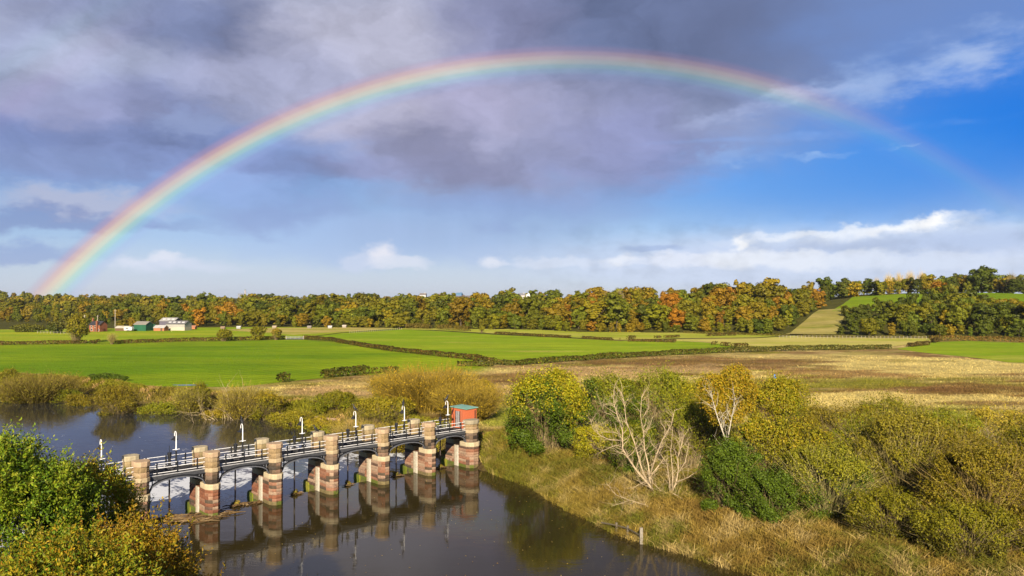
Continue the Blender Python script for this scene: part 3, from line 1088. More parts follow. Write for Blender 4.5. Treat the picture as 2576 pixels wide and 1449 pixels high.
def build_woods():
    rs = RS(11)
    cand = []
    for row, (off, step) in enumerate([(1, 24), (16, 38), (32, 42), (52, 40), (78, 40), (110, 38), (150, 36), (200, 34), (270, 30), (360, 28), (480, 26), (620, 24), (800, 22), (1000, 20)]):
        x = -260.0
        while x < 2840:
            xx = x + rs.uniform(-.4, .4) * step
            x += step * rs.uniform(.75, 1.25)
            e, r = np.interp(xx, TX, TE), np.interp(xx, TX, TR)
            D = e + off * (1 if xx > 1400 else 1.15) + rs.uniform(-6, 6) * (1 + row * .2)
            if D > r + 70 or skip_tree(xx, D):
                continue
            h = rs.uniform(10, 17.5) * (.72 + .55 * vnoise(np.array([xx / 55.]), np.array([D / 60. + 3]))[0])
            if row == 0:
                h = rs.uniform(4.5, 11.0)
            if xx < 500:
                h *= [.55, .62, .72, .8, .85, .9][min(row, 5)]
            if 2085 < xx < 2345 and D < 452:
                h *= np.interp(D, [360, 452], [1.0, .42])
            if xx > 2490:
                h *= .8 if D < 435 else 1
            h *= np.interp(xx, [-300, 900, 1420, 2600], [.95, 1.0, 1.05, 1.0])
            cand.append((xx, D, h, row))
    # a few chosen crowns: rust tree by the barn, oak behind the farmhouse, skyline crowns
    special = [(500, 470, 13.5, 1, 'rust orange'), (262, 425, 10.5, 1, 'dark green'), (305, 428, 6.5, 0, 'golden brown'), (330, 432, 7.5, 0, 'golden brown'),
               (1655, 415, 15, 1, 'rust orange'), (1690, 440, 17, 2, 'rust orange'), (1960, 430, 16, 2, 'rust orange'), (1985, 410, 13, 1, 'dark green'),
               (1460, 470, 19, 3, 'olive green'), (1605, 500, 17, 4, 'olive green'), (2080, 590, 20, 4, 'dark green'), (2470, 578, 22, 4, 'dark green'), (2335, 420, 17, 3, 'dark green'),
               (2290, 412, 16, 2, 'dark green'), (2410, 405, 17, 2, 'olive green'), (1840, 505, 16, 4, 'rust orange'), (1770, 495, 18, 4, 'golden brown')]
    for j in range(26):
        x_ = 2070 + j * 23 + rs.uniform(-8, 8)
        special.append((x_, 590 + rs.uniform(-6, 22), rs.uniform(11, 16), 2, ['olive green', 'golden brown', 'dark green', 'mid green', 'pale ochre'][rs.choice(5, p=[.3, .3, .2, .1, .1])]))
    cand = [(x, D, h, row, None) for x, D, h, row in cand] + special
    cand.sort(key=lambda c: -(c[2] / c[1] * (3.0 if c[3] < 4 else 1)) - (10 if c[4] else 0))
    proto = {}
    far_q, far_c = [], []
    for i, (x, D, h, row, nm) in enumerate(cand):
        X, Y, _ = at_d(x, D, 0)
        Z = gh(X, Y) - .4
        nm = nm or wood_colour(rs, x, D, row)
        v = rs.randint(len(WT))
        sc = h / 14.0
        wid = sc * rs.uniform(.95, 1.55)
        wy = wid * rs.uniform(.75, 1.2)
        colr = np.array(PAL[nm]) * (1 + .12 * rs.normal()) * (1 + .05 * rs.normal(size=3))
        colr = np.clip(colr, .004, .5)
        rz = rs.rand() * 6.28
        if i < 285:
            z = zone(x)
            pos = 'at the wood edge' if row == 0 else ('in the second rank' if row <= 2 else 'high in the wood')
            lab = f'{nm} tree {pos}, {z}'
            grp = f'{nm} trees {pos} {z}'
            if nm == 'rust orange' and x == 500:
                lab, grp = 'lone rust red tree against the dark wood right of the long white barn', 'woodland trees'
            if v not in proto:
                o = thing('woodland_tree', lab, 'tree', (X, Y, Z), rz, grp)
                c = obj('crown', WT[v], None, o)
                tk = obj('trunk', TRUNKM, None, o, color=(.09, .07, .045))
                proto[v] = (o, [(c, []), (tk, [])])
                o.scale = (wid, wy, sc)
                c.color = (*colr, 1)
            else:
                po, ch = proto[v]
                o, cs = copy_tree(po, ch, (X, Y, Z), rz, (wid, wy, sc), lab, grp)
                cs[0].color = (*colr, 1)
        else:
            me = WT[v]
            nq = len(me.vertices) // 4
            co = np.empty(nq * 12, np.float32)
            me.vertices.foreach_get('co', co)
            co = co.reshape(nq, 4, 3)
            ca = np.empty(nq * 16, np.float32)
            me.color_attributes['tint'].data.foreach_get('color', ca)
            ca = ca.reshape(nq, 4, 4)[:, 0, :3]
            take = rs.rand(nq) < (.24 if D > 700 else .5)
            co, ca = co[take], ca[take]
            ctr = co.mean(1, keepdims=True)
            co = ctr + (co - ctr) * (1.8 if D > 700 else 1.3)
            cs_, sn = math.cos(rz), math.sin(rz)
            xx = (co[..., 0] * cs_ - co[..., 1] * sn) * wid + X
            yy = (co[..., 0] * sn + co[..., 1] * cs_) * wid + Y
            zz = co[..., 2] * sc + Z
            far_q.append(np.stack([xx, yy, zz], -1))
            far_c.append(ca * colr)
    tag(obj('far_woodland', mesh_polys('far_woodland', np.concatenate(far_q), np.concatenate(far_c)), LEAF),
        'autumn woodland rising to the skyline behind the front trees', 'woodland', None, 'stuff')
    # bare skyline trees
    bl = [(2205, 600, 17, 'short pale bare poplar on the right skyline, left of the taller poplars'), (2235, 600, 20, 'pale bare poplar on the right skyline, leftmost of the tall clump'),
          (2262, 602, 21.5, 'pale bare poplar on the right skyline, second from left in the tall clump'), (2290, 604, 22.5, 'tallest pale bare poplar in the middle of the right skyline clump'),
          (2318, 602, 22, 'pale bare poplar on the right skyline, rightmost of the tall clump'), (2545, 585, 21, 'thin bare tree with a flat top at the right end of the skyline'),
          (1528, 520, 17.5, 'grey bare tree on the skyline, left one of the grey pair'), (1560, 525, 19, 'grey bare tree on the skyline, taller right one of the grey pair')]
    p0 = None
    for i, (x, D, h, lab) in enumerate(bl):
        X, Y, _ = at_d(x, D, 0)
        Z = gh(X, Y) - .5
        colr = (.42, .33, .20) if i < 5 else (.20, .16, .13)
        sc = (h / 14 * .8, h / 14 * .8, h / 14)
        if p0 is None:
            o = thing('bare_tree', lab, 'tree', (X, Y, Z), 0, 'bare trees on the skyline')
            o.scale = sc
            c = obj('crown', WBARE[0], None, o, color=colr)
            tk = obj('trunk', TRUNKM, None, o, color=(.2, .16, .11))
            p0 = (o, [(c, []), (tk, [])])
        else:
            o, cs = copy_tree(p0[0], p0[1], (X, Y, Z), i * 1.3, sc, lab)
            cs[0].color = (*colr, 1)


build_woods()


# --- hedges
def hedge(label, pts, h=1.6, w=1.6, seed=0, cols=((.052, .048, .012), (.075, .055, .014), (.10, .060, .018)), dens=34, leaf=.5, z=ZF, gaps=.12, name='hedge', group='clipped field hedges'):
    rs = RS(seed + 500)
    h, w, leaf = h * .82, w * .75, leaf * .8
    dens = dens * 1.2
    cols = [tuple(c * .72 for c in q_) for q_ in cols]
    P = np.array([at(x, y, z)[:2] for x, y in pts])
    seg = np.hypot(*np.diff(P, axis=0).T)
    cum = np.concatenate([[0], np.cumsum(seg)])
    Lt = cum[-1]
    n = int(Lt * dens)
    s = rs.rand(n) * Lt
    px, py = np.interp(s, cum, P[:, 0]), np.interp(s, cum, P[:, 1])
    k = np.clip(np.searchsorted(cum, s) - 1, 0, len(seg) - 1)
    tx, ty = (np.diff(P, axis=0) / seg[:, None])[k].T
    a = rs.rand(n) * np.pi            # around the top and both sides
    hv = h * (.75 + .5 * fbm(s / 6 + seed * 3.1, s * 0 + seed, 3))
    wv = w * (.8 + .45 * fbm(s / 5 + seed, s * 0 + 7, 3))
    off = np.sign(np.cos(a)) * np.abs(np.cos(a)) ** .6 * wv / 2
    zz = np.sin(a) ** .6 * hv * (1 - .25 * rs.rand(n) ** 2)
    lowside = rs.rand(n) < .35
    zz = np.where(lowside, hv * rs.rand(n), zz)
    off = np.where(lowside, np.sign(off) * wv / 2 * (.7 + .3 * rs.rand(n)), off)
    p = np.stack([px - ty * off, py + tx * off, z + zz], 1)
    nr = np.stack([-ty * np.cos(a), tx * np.cos(a), np.sin(a) + .2], 1) + unit(rs, n) * .6
    g = fbm(s / 3 + 40 + seed, zz * 1.5, 3)
    ok = fbm(s / 9 + 40 + seed * 5, s * 0 + 2, 3) > gaps * .62
    p, nr, g = p[ok], nr[ok], g[ok]
    sz = leaf * (.7 + .7 * rs.rand(len(p)))
    q = leaf_quads(p, nr, sz * 1.2, sz, rs)
    c = mix_cols(rs, len(p), cols) * (.75 + .5 * g)[:, None]
    base = P[0]
    q[..., 0] -= base[0]
    q[..., 1] -= base[1]
    q[..., 2] -= z
    return tag(obj(name, mesh_polys(name, q, c), LEAF, loc=(base[0], base[1], z)), label, 'hedge', group)


HG = ((.060, .066, .012), (.085, .070, .014), (.05, .055, .01))
hedge('long thin hedge below the farm meadow, left of the lone twin-stemmed tree', [(-300, 874), (0, 868), (220, 864)], 1.7, 1.8, 1)
hedge('short hedge clump by itself between the lone tree and the pale sapling', [(228, 865), (252, 864)], 1.9, 2, 2)
hedge('hedge below the farm meadow from the pale sapling to the white metal gates', [(288, 866), (310, 864), (480, 858), (600, 856), (718, 852)], 1.7, 1.8, 3)
hedge('long curving hedge between the vivid pasture and the centre pasture', [(765, 852), (830, 857), (900, 870), (1000, 885), (1100, 895), (1190, 905), (1240, 914)], 1.8, 2.0, 4, dens=36)
hedge('broad dark hedge along the top of the brown heath', [(1235, 917), (1300, 919), (1400, 911), (1600, 898), (1800, 888), (2000, 882), (2240, 878)], 2.0, 2.4, 5, dens=46, cols=HG)
hedge('hedge below the vivid pasture beside the pink dead grass', [(700, 962), (800, 952), (900, 944), (925, 941)], 2.4, 2.2, 6, dens=60, cols=HG, gaps=.45)
hedge('small hedge stump between the two lower pasture hedges', [(938, 941), (948, 940)], 1.9, 1.6, 7, dens=40, cols=HG)
hedge('short lower hedge beside the ochre willow thicket', [(960, 939), (1000, 936)], 2.0, 2.0, 8, dens=40, cols=HG)
hedge('low hedge bank running from the willow thicket to the heath hedge', [(1150, 921), (1240, 921)], 1.7, 2.2, 9, dens=50, cols=HG)
hedge('gappy brown hedge along the far side of the centre pasture', [(1245, 840), (1430, 850), (1560, 857)], 1.4, 1.6, 10, gaps=.7)
hedge('row of hedge clumps between far pasture and straw meadow', [(1578, 853), (1700, 849), (1770, 846), (1850, 844)], 1.6, 1.8, 11, gaps=.85)
hedge('row of low hedge clumps right of the centre pasture', [(1580, 859), (1640, 860), (1700, 862)], 1.5, 1.6, 12, gaps=.7)
hedge('dark round hedge bushes at the corner of the centre pasture', [(1710, 862), (1770, 866), (1850, 873), (1880, 875)], 1.8, 2.0, 13, gaps=.85)
hedge('dark hedge from the straw meadow corner to the hillside thicket', [(2255, 877), (2330, 868), (2360, 858)], 2.0, 2.2, 14, gaps=.7)
hedge('long low hedge at the foot of the hillside wood and straw slope', [(1720, 838), (1990, 846), (2100, 849), (2330, 851)], 1.3, 1.6, 15, cols=((.09, .085, .014), (.12, .10, .02)), gaps=.5)
hedge('rough bramble hedge along the right end of the woods', [(2340, 856), (2450, 857), (2600, 862), (2800, 864)], 2.6, 6, 16, dens=40, cols=((.13, .075, .02), (.10, .09, .014), (.16, .10, .03)))
hedge('tall mixed hedge below the wood behind the allotment ground', [(840, 824), (900, 822), (960, 822)], 3.2, 4, 17, dens=50, cols=HG)
hedge('straggling hedge of bare bushes behind the centre pasture', [(1000, 827), (1050, 826), (1110, 829), (1180, 833)], 3.4, 3, 18, dens=50, gaps=.75, cols=((.14, .10, .03), (.11, .09, .02)))


# --- bushes near the river
def leafy_bush(name, label, base, rx, ry, h, cols_low, cols_top, seed, n=9000, leaf=.2, aspect=.55, lobes=30, twigs=250, z0=.08, cat='bush', group=None, gaps=.39, twigcol=(.17, .13, .06), top_at=.55, gscale=None):
    rs = RS(seed)
    if lobes > 20:
        n, leaf = int(n * 1.8), leaf * .72
    root = thing(name, label, cat, base, 0, group)
    L = lobes_for(rs, lobes, rx, ry, h, z0, .27 if lobes > 20 else .36)
    p, d = crown_points(rs, L, n, .6, .3, gaps, gscale or max(.7, rx * .2))
    nrm = d * .75 + unit(rs, len(p)) * .7
    s = leaf * (.65 + .7 * rs.rand(len(p)))
    q = leaf_quads(p, nrm, s * 1.15, s * aspect, rs, .35)
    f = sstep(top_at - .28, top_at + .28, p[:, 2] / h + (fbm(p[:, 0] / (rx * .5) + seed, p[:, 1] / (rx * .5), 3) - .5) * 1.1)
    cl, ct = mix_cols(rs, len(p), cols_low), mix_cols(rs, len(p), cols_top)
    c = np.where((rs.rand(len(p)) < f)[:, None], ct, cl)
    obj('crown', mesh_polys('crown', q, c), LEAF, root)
    tg = [(l[0] * .8, l[1] * .8, l[2]) for l in L[1:9]]
    m = branch_skel(rs, (0, 0, -.3), tg, .05 + rx * .022)
    obj('trunk', m.mesh('trunk'), BARK, root, color=(.13, .10, .06))
    if twigs:
        q2, pts, hh = twig_strips(rs, twigs, None, rx * 1.02, h * 1.06, w=.012 + rx * .0025, segs=4, base_r=rx * .25)
        obj('twig', mesh_polys('twig', q2, mix_cols(rs, len(q2), [twigcol, tuple(x * 1.4 for x in twigcol)])), BARK, root)
    return root


def twig_shrub(name, label, base, spread, h, col, seed, n=1600, w=.03, leaves=3500, leaf=.13, leafcol=((.17, .13, .012), (.13, .11, .012)), cat='shrub', group=None, base_r=1.0, curve=.35, trunkcol=(.17, .13, .07)):
    rs = RS(seed)
    root = thing(name, label, cat, base, 0, group)
    q, pts, hh = twig_strips(rs, n, None, spread, h, w=w, segs=4, base_r=base_r, curve=curve)
    allq = [q]
    allc = [mix_cols(rs, len(q), [col, tuple(x * .75 for x in col), tuple(x * 1.25 for x in col)], None, .15)]
    # side shoots
    k = rs.randint(0, n, n * 3)
    s0 = rs.randint(1, 4, n * 3)
    P = np.array(pts)[s0, k]
    D = np.array(pts)[s0 + 1, k] - np.array(pts)[s0, k]
    D /= np.linalg.norm(D, axis=1)[:, None] + 1e-6
    dd = D + unit(rs, n * 3) * .55 + np.array((0, 0, .25))
    ln = h * .16 * (.5 + rs.rand(n * 3))
    side = np.cross(dd, unit(rs, n * 3))
    side /= np.linalg.norm(side, axis=1)[:, None] + 1e-6
    tip = P + dd * ln[:, None]
    sw = w * .5
    q2 = np.stack([P - side * sw, P + side * sw, tip + side * .004, tip - side * .004], 1)
    allq.append(q2)
    allc.append(mix_cols(rs, len(q2), [col, tuple(x * 1.2 for x in col)], None, .18))
    obj('twig', mesh_polys('twig', np.concatenate(allq), np.concatenate(allc)), BARK, root)
    if leaves:
        j = rs.randint(0, len(tip), leaves)
        u = rs.rand(leaves, 1)
        c0 = P[j] * (1 - u) + tip[j] * u + rs.normal(size=(leaves, 3)) * .06
        s = leaf * (.6 + .8 * rs.rand(leaves))
        obj('crown', mesh_polys('crown', leaf_quads(c0, unit(rs, leaves) + np.array((0, -.4, .5)), s, s * .5, rs), mix_cols(rs, leaves, leafcol)), LEAF, root)
    m = MB()
    for i in range(7):
        a = i * .9
        m.tube([(0.3 * math.cos(a), .3 * math.sin(a), -.4), (spread * .25 * math.cos(a), spread * .25 * math.sin(a), h * .35), (spread * .5 * math.cos(a), spread * .5 * math.sin(a), h * .7)], [.07 + h * .006, .05, .015], 5)
    obj('trunk', m.mesh('trunk'), BARK, root, color=trunkcol)
    return root


def on(px, py, z=1.2):
    x, y, _ = at(px, py, z)
    return (x, y, gh(x, y) - .1)


G_D = ((.042, .070, .006), (.055, .084, .007), (.034, .056, .006))
G_M = ((.112, .122, .007), (.09, .108, .007), (.135, .135, .008))
G_Y = ((.185, .172, .008), (.145, .155, .008), (.22, .182, .009))
Y_G = ((.155, .142, .008), (.13, .130, .008), (.18, .135, .009))
O_B = ((.105, .102, .006), (.084, .085, .006), (.125, .112, .008))
B_R = ((.112, .094, .008), (.09, .077, .008), (.13, .10, .009))

# right bank thicket
leafy_bush('green_bush', 'big rounded green bush with yellowing top, first bush right of the weir', on(1375, 1152), 6.0, 5.0, 9.8, G_D, G_Y, 21, 25500, 0.30, top_at=.6)
leafy_bush('green_bush', 'dark green bush behind the dead tree, right of the big rounded bush', on(1530, 1120), 5.1, 4.2, 8.9, G_D, G_M, 22, 18700, 0.28, top_at=.7)
leafy_bush('olive_bush', 'olive green bush behind the dead tree, left of the golden birch', on(1660, 1118), 5.6, 4.8, 9.6, G_D, G_M, 23, 18700, 0.28, twigs=400)
leafy_bush('low_bush', 'low tawny bush between the big rounded green bush and the dead tree', on(1500, 1172), 3.2, 2.4, 4.4, O_B, G_Y, 24, 8500, 0.22)
leafy_bush('olive_bush', 'olive bush with bare twigs right behind the second dead tree', on(1735, 1180), 3.9, 3.6, 7.9, O_B, G_M, 25, 11900, 0.22, twigs=700)
leafy_bush('ivy_bush', 'dark green ivy covered bush under the golden birch, right of the dead trees', on(1835, 1300), 3.1, 2.6, 6.5, G_D, ((.044, .072, .007), (.055, .080, .008)), 26, 20400, 0.22, top_at=.8)
leafy_bush('ivy_bush', 'low dark green ivy mound at the foot of the thicket, right of the fallen branches', on(1930, 1325), 2.8, 2.4, 4.6, G_D, ((.046, .074, .007),), 27, 11900, 0.22, top_at=.9)
leafy_bush('yellow_bush', 'yellow green bush with orange top right of the golden birch', on(1960, 1160), 5.2, 4.3, 9.6, G_M, Y_G, 28, 20400, 0.27, top_at=.55)
leafy_bush('yellow_bush', 'lower yellow bush between the golden birch and the tawny thicket', on(1930, 1250), 3.9, 3.6, 7.3, O_B, Y_G, 29, 15300, 0.25, top_at=.6, twigs=500)
leafy_bush('tawny_bush', 'tawny brown twiggy bush right of the yellow green bush', on(2120, 1215), 5.4, 4.8, 7.9, O_B, B_R, 30, 17000, 0.22, twigs=1100)
leafy_bush('willow_bush', 'olive willow bush with pale curling twigs in the middle of the right thicket', on(2080, 1318), 4.3, 3.6, 6.4, G_D, ((.14, .135, .014), (.11, .115, .012)), 31, 18700, 0.21, twigs=1000, twigcol=(.30, .26, .10))
leafy_bush('olive_bush', 'olive brown bush with upright pale twigs above the dark hollow of the thicket', on(2270, 1310), 4.9, 4.1, 9.4, O_B, ((.14, .125, .014), (.12, .10, .013)), 32, 23800, 0.21, twigs=1400, twigcol=(.26, .21, .08))
leafy_bush('green_bush', 'green topped bush at the upper edge of the right thicket with a young shoot above', on(2370, 1230), 4.9, 4.2, 7.7, O_B, G_M, 33, 15300, 0.22, twigs=700)
leafy_bush('tawny_bush', 'pale tawny bush at the upper right edge of the thicket', on(2510, 1225), 5.1, 4.2, 7.7, O_B, ((.22, .17, .025), (.18, .15, .02)), 34, 15300, 0.22, twigs=1200, twigcol=(.36, .29, .14))
leafy_bush('brown_bush', 'large brown bush at the right edge of the picture, lower one', on(2480, 1390), 4.9, 4.1, 8.3, O_B, B_R, 35, 23800, 0.20, twigs=1200, twigcol=(.24, .17, .06))
leafy_bush('brown_bush', 'large brown bush at the right edge of the picture, upper one', on(2640, 1345), 5.4, 4.3, 9.6, B_R, O_B, 36, 20400, 0.21, twigs=1000)
leafy_bush('dark_bush', 'dark low bush at the thicket foot near the bottom right corner', on(2420, 1425), 3.7, 2.6, 4.4, ((.055, .055, .010), (.07, .06, .01)), O_B, 37, 13600, 0.19, twigs=500)
leafy_bush('dark_bush', 'dark low bush at the thicket foot below the olive willow bush', on(2230, 1375), 3.4, 2.4, 4.2, ((.055, .055, .010), (.07, .06, .01)), O_B, 38, 11900, 0.19, twigs=500)

leafy_bush('tawny_bush', 'broad tawny bush filling the gap behind the ivy mound, left of the curling willow', on(2010, 1255), 4.0, 3.4, 7.2, O_B, Y_G, 39, 14000, .22, twigs=600, top_at=.8)
leafy_bush('olive_bush', 'olive bush above the curling willow, between tawny bush and upright twigs', on(2190, 1260), 4.4, 3.6, 8.0, O_B, G_M, 40, 15000, .22, twigs=900)
leafy_bush('brown_bush', 'brown bush between the upright twigs and the right edge bushes', on(2380, 1320), 4.2, 3.4, 8.4, O_B, B_R, 46, 15000, .21, twigs=1000, twigcol=(.26, .20, .07))
leafy_bush('low_bush', 'low olive bush in front of the big rounded green bush beside the reeds', on(1590, 1168), 2.8, 2, 4.0, G_D, G_M, 47, 7000, .22)
leafy_bush('olive_bush', 'olive bush filling the space behind the birch trunk', on(1770, 1165), 5.2, 3.4, 9.6, O_B, G_Y, 48, 13000, .24, top_at=.7)

leafy_bush('brown_bush', 'dark brown brush in the bottom right corner of the thicket', on(2620, 1420), 3.6, 2.8, 5.0, O_B, B_R, 49, 11000, .2, twigs=700)
leafy_bush('green_bush', 'green bush closing the gap behind the left dead tree trunk', on(1585, 1205), 3.2, 2.2, 5.6, G_D, G_M, 65, 9000, .22)
leafy_bush('olive_bush', 'tall olive bush at the back of the thicket, right of the yellow green bush', on(2230, 1195), 5.0, 3.6, 8.4, G_M, O_B, 66, 12000, .22, twigs=700)
leafy_bush('olive_bush', 'olive thorn bush in the middle of the thicket below the tawny bush', on(2140, 1290), 3.6, 3.0, 6.6, G_M, G_Y, 67, 10000, .2, twigs=600, top_at=.8)
# willows at the far end of the weir
OC = (.215, .150, .022)
twig_shrub('willow_shrub', 'tallest ochre willow thicket behind the red hut end of the weir', on(1075, 1035), 8.0, 8.6, OC, 41, 2600, .045, 9000, .24, ((.24, .16, .012), (.20, .14, .012), (.27, .17, .012)), base_r=4.0)
twig_shrub('willow_shrub', 'ochre willow thicket directly behind the red brick hut', on(1175, 1062), 5.0, 6.8, OC, 42, 1700, .04, 5000, .22, ((.22, .155, .014), (.18, .135, .012)), base_r=2.4)
twig_shrub('willow_shrub', 'pale bare willow fanning up behind the weir lamps, left of the tall thicket', on(900, 1072), 4.2, 5.0, (.25, .185, .05), 43, 1100, .03, 1500, .18, ((.20, .15, .014),), base_r=1.2)
twig_shrub('willow_shrub', 'low ochre willow at the water edge behind the middle weir lamps', on(1000, 1095), 4.4, 4.8, (.20, .15, .022), 44, 1500, .035, 4000, .2, ((.20, .15, .012), (.15, .125, .012)), base_r=2.0)
twig_shrub('bare_shrub', 'small pale bare shrub to the right of the red hut roof', on(1222, 1058), 1.9, 3.0, (.40, .30, .14), 45, 500, .022, 0, base_r=.5)

# far bank shrubs
leafy_bush('bank_shrub', 'low olive scrub joining the tall ochre thicket to the pale bare willow', on(965, 1058), 5.0, 3, 4.6, O_B, ((.165, .135, .010), (.14, .125, .009)), 151, 7000, .3, twigs=700)
leafy_bush('bank_shrub', 'tawny scrub at the left foot of the tall ochre thicket behind the weir', on(985, 1005), 5.0, 3, 4.4, O_B, ((.19, .14, .011),), 152, 6000, .3, twigs=700)
leafy_bush('bank_shrub', 'low green scrub on the far bank below the pink dead grass', on(840, 1028), 4.6, 2.6, 2.8, G_M, O_B, 153, 5000, .3, twigs=300)
leafy_bush('bank_shrub', 'ochre scrub filling in right of the red hut below the tall thicket', on(1195, 1030), 4.4, 3, 4.8, O_B, ((.19, .145, .011),), 154, 6000, .28, twigs=700)
leafy_bush('bank_shrub', 'green scrub on the far bank between the slim willow and the dark bush', on(440, 1008), 4.2, 2.4, 3.2, G_M, O_B, 155, 4500, .3, twigs=300)
leafy_bush('bank_shrub', 'olive scrub on the far bank right of the brown twiggy bush', on(165, 985), 4.2, 2.6, 4.0, O_B, G_M, 156, 5000, .3, twigs=300)
leafy_bush('bank_shrub', 'wide low olive shrub above the stone quay on the far bank', on(740, 1042), 4.6, 3, 4.0, O_B, ((.16, .135, .012), (.13, .12, .012)), 51, 7000, .3, twigs=500)
leafy_bush('bank_shrub', 'low green and tawny shrub right of the stone quay on the far bank', on(820, 1052), 3.6, 2.6, 3.4, G_M, ((.18, .145, .014),), 52, 5000, .3, twigs=300)
twig_shrub('willow_shrub', 'tall pale stemmed willow above the fallen branches on the far bank', on(615, 1022), 4.6, 7.6, (.22, .17, .04), 53, 1300, .04, 5000, .24, ((.20, .16, .014), (.16, .135, .012)), base_r=1.6)
leafy_bush('bank_shrub', 'dense tawny shrub between the tall willow and the pasture hedge', on(672, 1025), 3.4, 2.8, 5.2, O_B, ((.20, .15, .014), (.16, .13, .012)), 54, 5000, .3, twigs=500)
twig_shrub('willow_tree', 'slim pale willow with a bent trunk in front of the puddle', on(478, 1010), 3.2, 7.2, (.20, .165, .04), 55, 700, .04, 3600, .26, ((.17, .15, .014), (.13, .12, .012)), cat='tree', base_r=.6)
leafy_bush('dark_shrub', 'dark clump of ivy on the right side of the slim pale willow', on(505, 1008), 1.9, 1.6, 6.0, ((.075, .07, .012), (.09, .08, .012)), O_B, 56, 3500, .26, twigs=150)
leafy_bush('dark_shrub', 'dark rounded bush standing at the water edge of the far bank', on(300, 1012), 4.6, 3.8, 6.4, ((.06, .062, .012), (.08, .072, .012)), B_R, 57, 9000, .3, twigs=500)
leafy_bush('bank_shrub', 'low tawny shrub left of the dark rounded bush on the far bank', on(215, 992), 4.0, 3, 3.2, O_B, B_R, 58, 5000, .3)
leafy_bush('bank_shrub', 'low olive shrub right of the dark rounded bush on the far bank', on(400, 1012), 4.6, 2.6, 3.4, O_B, G_M, 59, 5000, .3)
twig_shrub('brown_shrub', 'large brown twiggy bush on the far bank near the left edge', on(100, 984), 6.4, 8.0, (.15, .115, .025), 60, 2200, .05, 9000, .28, ((.125, .108, .010), (.10, .092, .009)), base_r=3.2)
leafy_bush('dark_shrub', 'dark bush behind the brown twiggy bush at the left edge', on(22, 968), 4.0, 3, 6.8, ((.05, .055, .012),), O_B, 61, 6000, .3)
leafy_bush('bank_shrub', 'low bramble strip on the far bank below the puddle', on(560, 1020), 4.8, 2.4, 2.6, O_B, ((.18, .14, .014),), 62, 4500, .28)
leafy_bush('bank_shrub', 'green bramble mound behind the far bank at the vivid pasture edge', on(270, 962), 5.2, 2.2, 1.6, G_D, G_D, 63, 3500, .3, twigs=0)
leafy_bush('bank_shrub', 'brown brush at the water edge between the left bushes', on(20, 985), 5.0, 2.4, 3.2, O_B, B_R, 64, 4500, .3)

# trees and bushes round the farm
leafy_bush('lone_tree', 'lone twin stemmed olive tree in the hedge before the farmhouse', on(192, 864, ZF), 5.0, 4.5, 12.0, O_B, ((.15, .125, .014), (.12, .11, .012)), 71, 2600, .55, .8, 14, 260, z0=.3, cat='tree', gaps=.42)
leafy_bush('field_bush', 'dark wide bush in the meadow at the left edge', on(72, 835, ZF), 9, 5, 4.2, ((.05, .055, .010),), ((.07, .07, .012),), 72, 2000, .7, .8, 12, 0)
leafy_bush('field_bush', 'dark upright bush beside the telegraph pole in the meadow', on(140, 838, ZF), 5, 4, 6.2, ((.04, .05, .010),), ((.06, .06, .012),), 73, 1800, .6, .8, 12, 0)
leafy_bush('field_bush', 'round olive bush in the farm hedge, left of the pair near the gates', on(563, 858, ZF), 3.6, 3, 5.2, O_B, O_B, 74, 1500, .5, .8, 10, 150)
leafy_bush('field_bush', 'larger round olive bush in the farm hedge, middle of three near the gates', on(648, 855, ZF), 3.9, 3, 6.0, O_B, O_B, 75, 1500, .5, .8, 10, 150)
leafy_bush('field_bush', 'thin tawny bush in the farm hedge just left of the white gates', on(695, 855, ZF), 2.4, 2, 5.4, O_B, ((.18, .13, .02),), 76, 900, .45, .8, 8, 200)
twig_shrub('sapling', 'thin pale sapling standing alone in the meadow hedge gap', on(282, 866, ZF), 2.4, 5.5, (.30, .24, .08), 77, 160, .05, 300, .3, cat='tree', base_r=.2)
leafy_bush('field_bush', 'small upright bush by itself at the top of the centre pasture', on(1212, 837, ZF), 1.6, 1.5, 4.0, O_B, O_B, 78, 700, .45, .8, 8, 60)


